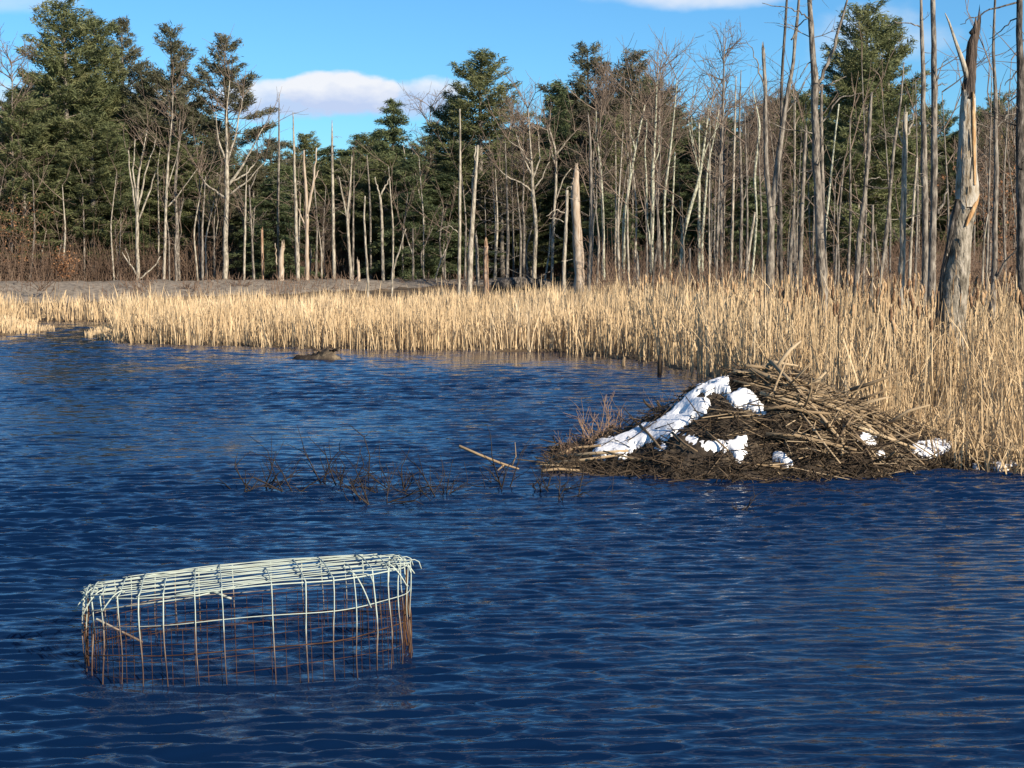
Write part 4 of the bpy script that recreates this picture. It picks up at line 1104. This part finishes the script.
def under_snow(x, y, z):
    px, py = proj(np.asarray(x), np.asarray(y), np.asarray(z))
    m = np.zeros(px.shape, bool)
    for q in SNOW[:8]: m |= inside_poly(px, py, q)
    return m


def stick_part(pts, rad, mat='stick', tone=0.5, name='stick', sides=7):
    m = MB(); m.tube(pts, rad, sides, tone, wob=0.05, rng=rg)
    return m.build(name, M[mat], lodge, lodge_base)


def surf(px, py, lift=0.05):
    """point of the mound seen at that place, nudged out of it"""
    for D in np.arange(19.0, 24.0, 0.03):
        p = P(px, py, D)
        if p[2] <= lodge_h(np.array(p[0]), np.array(D)): return p + np.array((0, -lift * 0.5, lift))
    return P(px, py, DL)


# the long ones that stand out
big = [
    ([(760, 397), (800, 409), (850, 428), (915, 453)], 0.032, 0.9), ([(742, 372), (785, 383), (830, 391)], 0.04, 0.6), ([(733, 371), (760, 377), (800, 392), (845, 417)], 0.035, 0.75),
    ([(800, 385), (835, 407), (870, 432)], 0.045, 0.5), ([(775, 395), (820, 405), (850, 420)], 0.03, 0.7), ([(752, 381), (800, 402), (838, 436)], 0.03, 0.35),
    ([(810, 420), (825, 429), (842, 445)], 0.03, 0.6), ([(844, 405), (843, 440), (841, 460)], 0.03, 0.75), ([(858, 418), (880, 432), (895, 445)], 0.04, 0.3),
    ([(706, 436), (716, 444), (728, 455)], 0.016, 0.05), ([(640, 430), (650, 440), (660, 452)], 0.022, 0.1), ([(672, 437), (684, 448), (697, 456)], 0.018, 0.05),
    ([(553, 462), (590, 458), (628, 455)], 0.03, 0.8), ([(548, 468), (585, 464), (620, 459)], 0.025, 0.7), ([(560, 458), (575, 452), (600, 450)], 0.025, 0.6)]
for pts, r, tn in big:
    q = np.array([surf(x, y, 0.06) for x, y in pts])
    stick_part(q, np.linspace(r, r * 0.6, len(q)), 'stick', tn)
# sticks that leave the heap
stick_part([P(850, 390, 21.6), P(872, 383, 21.5), P(902, 372, 21.3)], [0.028, 0.024, 0.012], 'stick', 0.25)
stick_part([P(855, 402, 21.4), P(870, 396, 21.3), P(886, 390, 21.2)], [0.02, 0.018, 0.01], 'stick', 0.1)
stick_part([P(885, 426, 20.9), P(908, 411, 20.8), P(930, 405, 20.8)], [0.025, 0.02, 0.012], 'stick', 0.7)
stick_part([P(773, 377, 21.4), P(781, 361, 21.3), P(790, 350, 21.3), P(801, 341, 21.4)], [0.032, 0.028, 0.022, 0.012], 'stick', 0.9)
stick_part([P(748, 372, 21.5), P(775, 362, 21.5), P(798, 366, 21.5)], [0.025, 0.022, 0.014], 'stick', 0.75)
stick_part([P(806, 393, 21.2), P(818, 380, 21.2), P(826, 372, 21.2)], [0.028, 0.022, 0.014], 'stick', 0.95)
stick_part([P(826, 406, 21), P(815, 413, 20.8), P(808, 418, 20.7)], [0.03, 0.026, 0.018], 'stick', 0.98)
for q in range(20):      # ends that jut out of the heap at all angles
    x = rg.uniform(2.9, 5.6); y = DL + rg.uniform(-1.2, 0.3)
    az = rg.uniform(0, 6.28); el = rg.uniform(0.25, 1.1); L = rg.uniform(0.35, 0.8)
    o = np.array((x, y, float(lodge_h(np.array(x), np.array(y))) - 0.08))
    if under_snow(np.array([x]), np.array([y]), np.array([o[2] + 0.1]))[0]: continue
    d = np.array((math.cos(az) * math.cos(el), math.sin(az) * math.cos(el), math.sin(el))) * L
    stick_part(np.array([o, o + d * 0.5 + rg.normal(0, 0.02, 3), o + d]), rg.uniform(0.008, 0.02) * np.array((1, 0.9, 0.55)), 'stick', float(rg.uniform(0.1, 0.95)), sides=6)
for q in range(12):      # drift sticks washed against the left tip and the front
    x = rg.uniform(0.45, 2.2) if q < 8 else rg.uniform(2.2, 5.5); y = DL - rg.uniform(0.5, 1.3) - (0.5 if q >= 8 else 0)
    az = rg.uniform(-0.5, 0.5) + (math.pi if q % 2 else 0); L = rg.uniform(0.4, 0.9)
    o = np.array((x, y, max(0.0, float(lodge_h(np.array(x), np.array(y)))) + 0.02)); d = np.array((math.cos(az), math.sin(az), rg.uniform(-0.1, 0.25))) * L
    if under_snow(np.array([x, x + d[0]]), np.array([y, y + d[1]]), np.array([o[2], o[2] + d[2]])).any(): continue
    stick_part(np.array([o - d * 0.4, o + rg.normal(0, 0.02, 3), o + d * 0.6]), rg.uniform(0.010, 0.02) * np.array((1, 0.95, 0.6)), 'stick', float(rg.uniform(0.05, 0.8)), sides=6)
count = len(lodge.children)
while count < 99:
    x = rg.normal(4.1, 0.85); y = DL + rg.normal(-0.35, 0.6)
    L = rg.uniform(0.6, 1.7)
    az = rg.normal(R(-24), R(42)) if rg.random() < 0.8 else rg.uniform(0, 6.28)
    d = np.array((math.cos(az), math.sin(az) * 0.8 - 0.15))
    tt = np.linspace(-0.5, 0.5, 4) * L
    qx, qy = x + d[0] * tt, y + d[1] * tt
    z = lodge_h(qx, qy, 0.4)
    if z.min() < -0.15 or y > 22.6 or x < 3.2: continue
    if under_snow(qx, qy, z + 0.05).any(): continue
    zz = np.polyval(np.polyfit(tt, z, 1), tt) * 0.5 + z * 0.5 + rg.uniform(0.03, 0.16) + tt * rg.normal(0, 0.06)
    r = rg.uniform(0.011, 0.032)
    stick_part(np.column_stack([qx, qy, zz]) + rg.normal(0, 0.012, (4, 3)), r * np.array((1, 0.95, 0.85, 0.6)), 'stick', float(np.clip(rg.normal(0.40, 0.36), 0, 1)), sides=6)
    count += 1
# fine tangle: everything too small and too many to tell apart
m1 = MB()
n = 3600
x = np.concatenate([rg.uniform(0.5, 6.9, n // 2), rg.normal(3.9, 1.0, n // 2)]); y = DL + rg.uniform(-1.9, 1.0, n)
L = rg.uniform(0.12, 0.65, n); az = rg.uniform(0, 6.28, n); el = rg.normal(0.1, 0.35, n)
d = np.column_stack([np.cos(az) * np.cos(el), np.sin(az) * np.cos(el), np.sin(el)]) * L[:, None]
z = lodge_h(x, y)
A = np.column_stack([x, y, z + rg.uniform(-0.02, 0.05, n)]) - d * 0.4; B = A + d
front = y < DL - 1.0
tn = np.clip(np.where(front, rg.normal(0.28, 0.2, n), rg.normal(0.5, 0.22, n)), 0, 1)
tn = np.where(x > 3.7, tn + 0.2, tn)
ok = (z > -0.12) & ~under_snow(x, y, z + 0.04) & ~under_snow(B[:, 0], B[:, 1], B[:, 2])
r = rg.uniform(0.004, 0.012, n)
m1.prisms((A - lodge_base)[ok], (B - lodge_base)[ok], r[ok], r[ok] * 0.6, np.clip(tn[ok], 0, 1))
# a few twigs fallen across the snow
n = 60
x = rg.uniform(1.1, 3.6, n); y = DL - rg.uniform(-0.2, 1.5, n)
L = rg.uniform(0.10, 0.4, n); az = rg.uniform(0, 6.28, n)
d = np.column_stack([np.cos(az), np.sin(az), rg.normal(0, 0.15, n)]) * L[:, None]
A = np.column_stack([x, y, lodge_h(x, y) + 0.07]) - d / 2; B = A + d
A[:, 2] = lodge_h(A[:, 0], A[:, 1]) + rg.uniform(0.03, 0.06, n); B[:, 2] = lodge_h(B[:, 0], B[:, 1]) + rg.uniform(0.05, 0.10, n)
m1.prisms(A - lodge_base, B - lodge_base, 0.008, 0.005, 0.1)
# roots and wet twigs along the waterline
n = 1500
x = rg.uniform(0.45, 7.0, n); fe = np.interp(x / DL * F + 512, [540, 600, 660, 740, 850, 930, 1060], [1.0, 1.5, 1.8, 1.95, 1.55, 0.95, 0.75]); y = DL - fe * rg.uniform(0.55, 1.12, n)
L = rg.uniform(0.15, 0.6, n); az = rg.uniform(0, 6.28, n); el = rg.normal(0.25, 0.4, n)
d = np.column_stack([np.cos(az) * np.cos(el), np.sin(az) * np.cos(el) * 0.7, np.sin(el)]) * L[:, None]
z = np.maximum(lodge_h(x, y), -0.02)
A = np.column_stack([x, y, z + rg.uniform(-0.03, 0.05, n)]) - d * 0.45; B = A + d
ok = ~under_snow(x, y, z + 0.04) & ~under_snow(B[:, 0], B[:, 1], B[:, 2])
r = rg.uniform(0.004, 0.011, n)
m1.prisms((A - lodge_base)[ok], (B - lodge_base)[ok], r[ok], r[ok] * 0.5, np.clip(rg.normal(0.45, 0.3, n), 0, 1)[ok])
tag(m1.build('twig_tangle', M['darkstick'], lodge), kind='stuff')
m2 = MB(); n = 620
x = rg.normal(4.3, 0.85, n); y = DL + rg.normal(-0.5, 0.6, n)
L = rg.uniform(0.2, 0.9, n); az = rg.normal(R(-25), R(45), n); el = rg.normal(-0.1, 0.25, n)
d = np.column_stack([np.cos(az) * np.cos(el), np.sin(az) * np.cos(el), np.sin(el)]) * L[:, None]
z = lodge_h(x, y)
A = np.column_stack([x, y, z + rg.uniform(0.0, 0.10, n)]) - d * 0.5; B = A + d
ok = (z > -0.05) & (y < 22.4) & ~under_snow(A[:, 0], A[:, 1], A[:, 2]) & ~under_snow(B[:, 0], B[:, 1], B[:, 2]) & ~under_snow(x, y, z)
r = rg.uniform(0.005, 0.014, n)
m2.prisms((A - lodge_base)[ok], (B - lodge_base)[ok], r[ok], r[ok] * 0.6, np.clip(rg.normal(0.55, 0.25, n), 0, 1)[ok])
tag(m2.build('stick_litter', M['stick'], lodge), kind='stuff')

# snow lying on the lodge: each patch follows the mound and has its own thickness

SG = 0.016
sgx = np.arange(0.4, 8.2, SG); sgy = np.arange(18.9, 23.2, SG)
SX, SY = np.meshgrid(sgx, sgy)
SZ = np.maximum(lodge_h(SX, SY, 0.25), np.where(SX > 4.9, 0.055, -1.0))
SPX, SPY = proj(SX, SY, SZ + 0.03)
# what the camera's side of the mound shows
front_ok = SY < DL + 0.45
wob_ = 0.8 * np.sin(SX * 57 + SY * 41) + 0.6 * np.sin(SX * 83 - SY * 71) + 1.0 * np.sin(SX * 9 + SY * 5) + 1.6 * np.sin(SY * 17 - SX * 11) + 1.0 * np.sin(SX * 31 + SY * 23)


srg = np.random.default_rng(6)


def snow(poly, label, thick=0.07, holes=()):
    q = inside_poly(SPX + wob_, SPY + wob_ * 0.45, poly) & front_ok
    for (hx, hy, hr) in holes:
        q &= ((SPX - hx) ** 2 + (SPY - hy) ** 2 * 1.6) > hr ** 2
    if q.sum() < 6: print('snow patch empty:', label); return
    # distance from the edge, in cells
    dist = np.zeros(q.shape); cur = q.copy()
    for k in range(7):
        dist += cur
        nxt = cur.copy()
        nxt[1:] &= cur[:-1]; nxt[:-1] &= cur[1:]; nxt[:, 1:] &= cur[:, :-1]; nxt[:, :-1] &= cur[:, 1:]
        cur = nxt
    for _ in range(3):
        pd = np.pad(dist, 1, mode='edge')
        dist = (pd[:-2, 1:-1] + pd[2:, 1:-1] + pd[1:-1, :-2] + pd[1:-1, 2:] + 2 * pd[1:-1, 1:-1]) / 6
    top = SZ + np.where(q, 0.008 + (0.012 + 0.42 * thick) * np.clip(dist / 5.0, 0, 1) ** 0.5, -0.03)
    top += (0.004 * np.sin(SX * 13 + SY * 7) + srg.normal(0, 0.002, SX.shape)) * q
    bot = SZ - np.where(SX > 5.6, 0.2, 0.12)
    cell = q[:-1, :-1] | q[1:, :-1] | q[:-1, 1:] | q[1:, 1:]
    idx = np.argwhere(cell)
    nxs = len(sgx)
    a = idx[:, 0] * nxs + idx[:, 1]
    F_ = np.stack([a, a + 1, a + nxs + 1, a + nxs], -1)
    N0 = SX.size
    vt = np.stack([SX, SY, top], -1).reshape(-1, 3); vb = np.stack([SX, SY, bot], -1).reshape(-1, 3)
    # rim
    edges = {}
    for f in F_:
        for k in range(4):
            e = (f[k], f[(k + 1) % 4]); r = (e[1], e[0])
            if r in edges: del edges[r]
            else: edges[e] = 1
    rim = np.array([(e[1], e[0], e[0] + N0, e[1] + N0) for e in edges])
    allf = np.vstack([F_, F_[:, ::-1] + N0, rim])
    V = np.vstack([vt, vb])
    use, inv = np.unique(allf, return_inverse=True)
    V = V[use]; allf = inv.reshape(allf.shape)
    c = V.mean(0); c[2] = V[:, 2].min()
    o = link('snow_patch', raw_mesh('snow_patch', V - c, [allf]), M['snow'])
    o.location = c
    tag(o, label, 'snow patch', 'snow patches on the lodge and shore')


snow(SNOW[0],
     'largest white snow slope running down the left side of the lodge', 0.09, [(701, 394, 4.5), (681, 412, 2)])
snow(SNOW[1], 'snow patch just below the stick topped peak of the lodge', 0.08, [(748, 402, 2.5)])
snow(SNOW[2], 'ragged snow band across the front of the lodge', 0.07)
snow(SNOW[3], 'small snow scrap below the largest snow slope', 0.05)
snow(SNOW[4], 'small snow blob low on the dark front of the lodge', 0.05)
snow(SNOW[5], 'snow lodged among sticks right of the lodge centre', 0.06)
snow(SNOW[6], 'little snow scrap below the pale long stick', 0.05)
snow(SNOW[7], 'broad flat snow patch at the right foot of the lodge', 0.08)
snow(SNOW[8], 'small flat snow patch on the shore farthest right', 0.02)
snow(SNOW[9], 'tiny snow speck between the two right hand shore patches', 0.015)

# ------------------------------------------------------------------ wire cage
CX, CY = float(P(250, 640, 10.9)[0]), 10.9
cage = empty('wire_cage', (CX, CY, 0), 'oval wire cage standing tilted in the water near the camera', 'wire cage', rz=R(11))
RX, RY = 1.10, 0.78
TOPZ = 0.55
rg = np.random.default_rng(41)


def cpos(x, y, z):
    """local point of the upright cage leaned to the left and backwards"""
    return np.array((x - 0.02 * (z - 0.3), y + 0.075 * (z - 0.2), z + 0.060 * x - 0.095 * y))


def on_ring(a, z, s=1.0):
    c, q = math.cos(a), math.sin(a)
    return cpos(RX * s * math.copysign(abs(c) ** 0.86, c), RY * s * math.copysign(abs(q) ** 0.86, q), z)


def wire(name, pts, r=0.006, mat='wire', sides=6):
    m = MB(); m.tube(pts, r, sides, 0.5)
    return m.build(name, M[mat], cage)


for k, (zr, s, r, mt) in enumerate([(TOPZ, 1.0, 0.005, 'wire'), (0.36, 1.005, 0.0032, 'wire'), (0.165, 1.0, 0.004, 'rust'), (-0.16, 1.0, 0.004, 'rust')]):
    aa = np.linspace(0, 2 * math.pi, 73)
    wire('hoop', [on_ring(a, zr + 0.010 * math.sin(3 * a + k) + 0.006 * math.sin(7 * a), s * (1 + 0.008 * math.sin(5 * a + k))) for a in aa], r, mt)
# lid: long wires laid side to side, each bent over the rim, and the cross wires
NL = 18
for k in range(NL):
    y = -RY + (k + 0.5) * 2 * RY / NL
    xe = RX * max(0.02, 1 - abs(y / RY) ** 2.5) ** (1 / 2.3)
    bow = 0.004 + rg.uniform(0, 0.01)
    xl, xr = -xe - 0.02, xe + rg.uniform(-0.01, 0.05)
    pts = [cpos(x, y + 0.012 * math.sin(2 * x + k), TOPZ + 0.014 + bow * (1 - (x / xe) ** 2) + 0.006 * math.sin(5 * x + 2 * k)) for x in np.linspace(xl, xr, 22)]
    if k % 3 == 1:
        pts += [cpos(xr + 0.03, y, TOPZ + 0.0), cpos(xr + 0.045, y, TOPZ - 0.05)]
    wire('lid_wire', pts, 0.0036)
ups = 36
for k in range(ups):
    a = 2 * math.pi * (k + 0.35) / ups + rg.normal(0, 0.02)
    b = rg.normal(0, 0.012); r = rg.uniform(0.0034, 0.0052)
    zt = TOPZ + 0.012
    lo = -0.25
    pts = [on_ring(a + b * (0.5 - z), z, 1.01 + 0.01 * math.sin(9 * z + k)) for z in np.linspace(lo, zt, 9)]
    # the same wire bends inwards at the rim and crosses the lid
    if math.sin(a) < -0.15:
        ca, sa = math.cos(a), math.sin(a)
        x0 = RX * math.copysign(abs(ca) ** 0.86, ca); y0 = RY * math.copysign(abs(sa) ** 0.86, sa); y1 = -y0 * rg.uniform(0.75, 1.0) if k % 3 else y0 * rg.uniform(-0.4, 0.2)
        pts += [cpos(x0, y0 + (y1 - y0) * t, TOPZ + 0.024 + 0.02 * math.sin(math.pi * t)) for t in np.linspace(0.04, 1, 8)]
    wire('upright_wire', pts, r)
# hooks: wire ends that curl up over the rim and down
for (a, s1, dz) in [(-2.75, 1, 0.17), (-2.45, 1, 0.13), (-0.95, -1, 0.26), (-0.5, -1, 0.16), (0.05, -1, 0.12), (-3.0, 1, 0.15)]:
    p0 = on_ring(a, TOPZ + 0.02, 0.92)
    w = 0.20
    q = [p0 + np.array((-s1 * w * (1 - math.cos(t)) * 0.8, -0.05 * math.sin(t), 0.03 * math.sin(2 * t) - dz * (1 - math.cos(t)) ** 1.6)) for t in np.linspace(0, 1.5, 9)]
    wire('hook', q, 0.0048)
# doubled rusty corner posts at the ends
for (a0, n_) in [(math.pi, 5), (0.0, 5)]:
    for k in range(n_):
        a = a0 + (k - 2) * 0.045
        wire('corner_post', [on_ring(a + 0.02 * math.sin(7 * z), z, 1.0 + 0.012 * math.sin(11 * z + k)) for z in np.linspace(-0.25, TOPZ - 0.05 - 0.05 * k, 8)], 0.0065, 'rust')
# a stray wire inside and the loose stub
wire('brace_wire', [on_ring(3.0, 0.40, 0.98), cpos(-0.4, 0.1, 0.43), cpos(0.0, 0.25, 0.47)], 0.0055)
wire('loose_wire', [cpos(-0.28, 0.15, 0.47), cpos(-0.12, 0.05, 0.40)], 0.009, 'wire')
wire('loose_wire', [on_ring(3.5, 0.40, 0.97), cpos(-0.72, -0.2, 0.20)], 0.008, 'wire')
# finer rusted netting inside the lower half: many thin wires, one mesh
m = MB()
for k in range(84):
    a = 2 * math.pi * k / 84
    m.tube([on_ring(a, z, 0.965) for z in (-0.2, 0.1, 0.33)], 0.0019, 4, 0.5)
for zr in (0.02, 0.13, 0.24, 0.33):
    m.tube([on_ring(a, zr + 0.008 * math.sin(4 * a), 0.965) for a in np.linspace(0, 2 * math.pi, 60)], 0.002, 4, 0.5)
m.build('fine_netting', M['rust'], cage)

# ------------------------------------------------------------------ things in the water
def drowned_shrub(px, py, w, h, n, label, group=None):
    seedc[0] += 1
    rg = np.random.default_rng(seedc[0])
    b = G(px, py)
    o = empty('drowned_shrub', b, label, 'shrub', group)
    A, B = [], []
    for q in range(n):
        az = rg.uniform(0, 6.28); el = rg.uniform(0.08, 1.2)
        d = np.array((math.cos(az) * math.cos(el), math.sin(az) * math.cos(el), math.sin(el)))
        r0 = np.array((rg.normal(0, w * 0.36), rg.normal(0, w * 0.3), -0.06))
        A.append((np.array((0, 0, -0.12)), 0.03)); B.append((r0, 0.02))
        grow(A, B, r0, d, h * rg.uniform(0.6, 1.5), rg.uniform(0.007, 0.013), 1, rg, -0.02)
    link('stems', prism_mesh('stems', A, B, 0.0036), M['drowned'], o)


for a in [(232, 492, 0.35, 0.35, 5, 'leftmost sparse clump of dark twigs poking out of the water'),
          (262, 488, 0.4, 0.30, 6, 'low twig clump second from the left in the open water'),
          (298, 490, 0.35, 0.45, 6, 'upright dark twig clump left of the dense drowned brush'),
          (350, 484, 0.55, 0.42, 13, 'dense tangle of dark drowned brush with a tall whip'),
          (372, 503, 0.4, 0.35, 9, 'dark drowned brush nearest the cage'),
          (400, 490, 0.5, 0.38, 10, 'dark drowned brush right of the dense tangle'),
          (430, 494, 0.4, 0.35, 8, 'rightmost clump of the drowned brush left of the floating stick'),
          (505, 488, 0.4, 0.40, 7, 'drowned twigs just below the floating stick'),
          (542, 490, 0.4, 0.28, 8, 'short twigs in the water before the left tip of the lodge'),
          (575, 497, 0.4, 0.25, 8, 'low twigs in the water before the left half of the lodge'),
          (742, 510, 0.12, 0.20, 3, 'single small sprig in the water before the lodge')]:
    drowned_shrub(*a)
b = G(360, 480)
o = empty('bent_whip', b, 'long thin bent whip arching over the drowned brush', 'branch')
m = MB(); m.tube([(0.1, 0, -0.05), (0.12, 0, 0.3), (0.05, 0.05, 0.52), (-0.12, 0.1, 0.66), (-0.34, 0.1, 0.62)], [0.008, 0.007, 0.006, 0.005, 0.003], 5); m.build('stem', M['drowned'], o)
m = MB(); m.tube([(0.05, 0.05, 0.52), (0.15, 0.05, 0.60)], [0.004, 0.002], 4); m.build('twig', M['drowned'], o)

b = G(490, 463)
o = empty('floating_branch', b, 'thin branch slanting out of the water left of the lodge', 'branch')
w_ = lambda px, py, D=20.3: P(px, py, D) - b
m = MB(); m.tube([w_(459, 446), w_(480, 455), w_(500, 463), w_(519, 469)], [0.02, 0.018, 0.016, 0.01], 7, 0.5, wob=0.06, rng=rg); m.build('stem', M['stick'], o)
m = MB(); m.tube([w_(512, 466), w_(516, 456), w_(515, 442)], [0.009, 0.007, 0.004], 6, 0.4); m.build('twig', M['stick'], o)
m = MB(); m.tube([w_(505, 464), w_(498, 470), w_(494, 474)], [0.012, 0.01, 0.006], 6, 0.4); m.build('twig', M['stick'], o)

# brown shrub growing at the left tip of the lodge
def tip_shrub(px, py, D, n, h, label, mat='brush'):
    seedc[0] += 1
    rg = np.random.default_rng(seedc[0])
    b = P(px, py, D); b[2] = max(0, float(lodge_h(np.array(b[0]), np.array(D)))) - 0.03
    o = empty('dead_shrub', b, label, 'shrub')
    A, B = [], []
    for q in range(n):
        d = np.array((rg.normal(0, 0.5), rg.normal(0, 0.4), 1)); d /= np.linalg.norm(d)
        grow(A, B, np.array((rg.normal(0, 0.1), rg.normal(0, 0.1), 0)), d, h * rg.uniform(0.5, 1.1), 0.008, 1, rg, 0.1)
    link('stems', prism_mesh('stems', A, B, 0.0035), M[mat], o)


tip_shrub(590, 452, 21.2, 12, 0.42, 'brown dead shrub behind the left end of the snow slope', 'tipbrush')
tip_shrub(612, 440, 21.7, 10, 0.40, 'wispy brown shrub leaning over the water behind the snow slope', 'tipbrush')
tip_shrub(566, 462, 20.9, 12, 0.25, 'low brown brush on the left tip of the lodge', 'brush')
tip_shrub(672, 412, 22.0, 5, 0.35, 'few bare sprigs behind the upper snow slope', 'brush')

# driftwood behind the lodge, hump far out, stubs off the far reeds
def mound_thing(name, px, py, w, d, h, label, cat, mat, sticks, seed):
    rg = np.random.default_rng(seed)
    b = G(px, py); o = empty(name, b, label, cat)
    u = np.linspace(-1, 1, 22); X, Y = np.meshgrid(u, u)
    r = np.clip(1 - X ** 2 - Y ** 2, 0, 1) ** 0.6
    Zm = h * r * (0.55 + 0.45 * smooth(-0.2, 0.6, X)) * (1 + 0.25 * np.sin(5 * X + 3 * Y)) + rg.normal(0, h * 0.07, X.shape) - 0.04
    ii = (np.arange(21)[:, None] * 22 + np.arange(21)[None, :]).ravel()
    link('mud_body', raw_mesh('mud_body', np.stack([X * w / 2, Y * d / 2, Zm], -1).reshape(-1, 3), [np.stack([ii, ii + 1, ii + 23, ii + 22], -1)]), mat, o)
    for q in range(sticks):
        x = rg.uniform(-0.1, 0.45) * w; p = np.array((x, rg.uniform(-0.3, 0.1) * d, h * 0.7))
        m = MB(); e = p + np.array((rg.normal(0, 0.18), rg.normal(0, 0.1), rg.uniform(-0.02, 0.16)))
        m.tube([p, (p + e) / 2 + rg.normal(0, 0.01, 3), e], [0.03, 0.025, 0.012], 6, float(rg.uniform(0.2, 0.9))); m.build('stick', M['darkstick'], o)


mound_thing('mud_hump', 317, 359, 1.3, 0.8, 0.30, 'low dark mud hump with sticks far out on the open water', 'mud hump', M['mud'], 9, 1)
mound_thing('driftwood', 652, 411, 0.5, 0.35, 0.10, 'dark lump of driftwood floating behind the snow slope', 'driftwood', M['mud'], 2, 2)
for px, py, h, label, mat in [(560, 357, 0.14, 'dark stub poking from the water off the far reeds', 'darkstick'), (594, 360, 0.20, 'pale stub in the water just off the corner of the far reeds', 'stick'),
                              (623, 366, 0.22, 'short pale stake at the edge of the reeds left of the lodge', 'stick'), (659, 374, 0.45, 'dark broken stub at the edge of the reeds behind the lodge', 'darkstick')]:
    b = G(px, py); rg2 = np.random.default_rng(int(px))
    m = MB(); m.tube([(0, 0, -0.2), (0.01, 0, h * 0.5), (0.03, 0, h)], [0.05, 0.045, 0.03], 7, 0.5, wob=0.08, rng=rg2)
    o = m.build('water_stub', M[mat]); o.location = b
    tag(o, label, 'stub')
print('objects', len(bpy.data.objects))
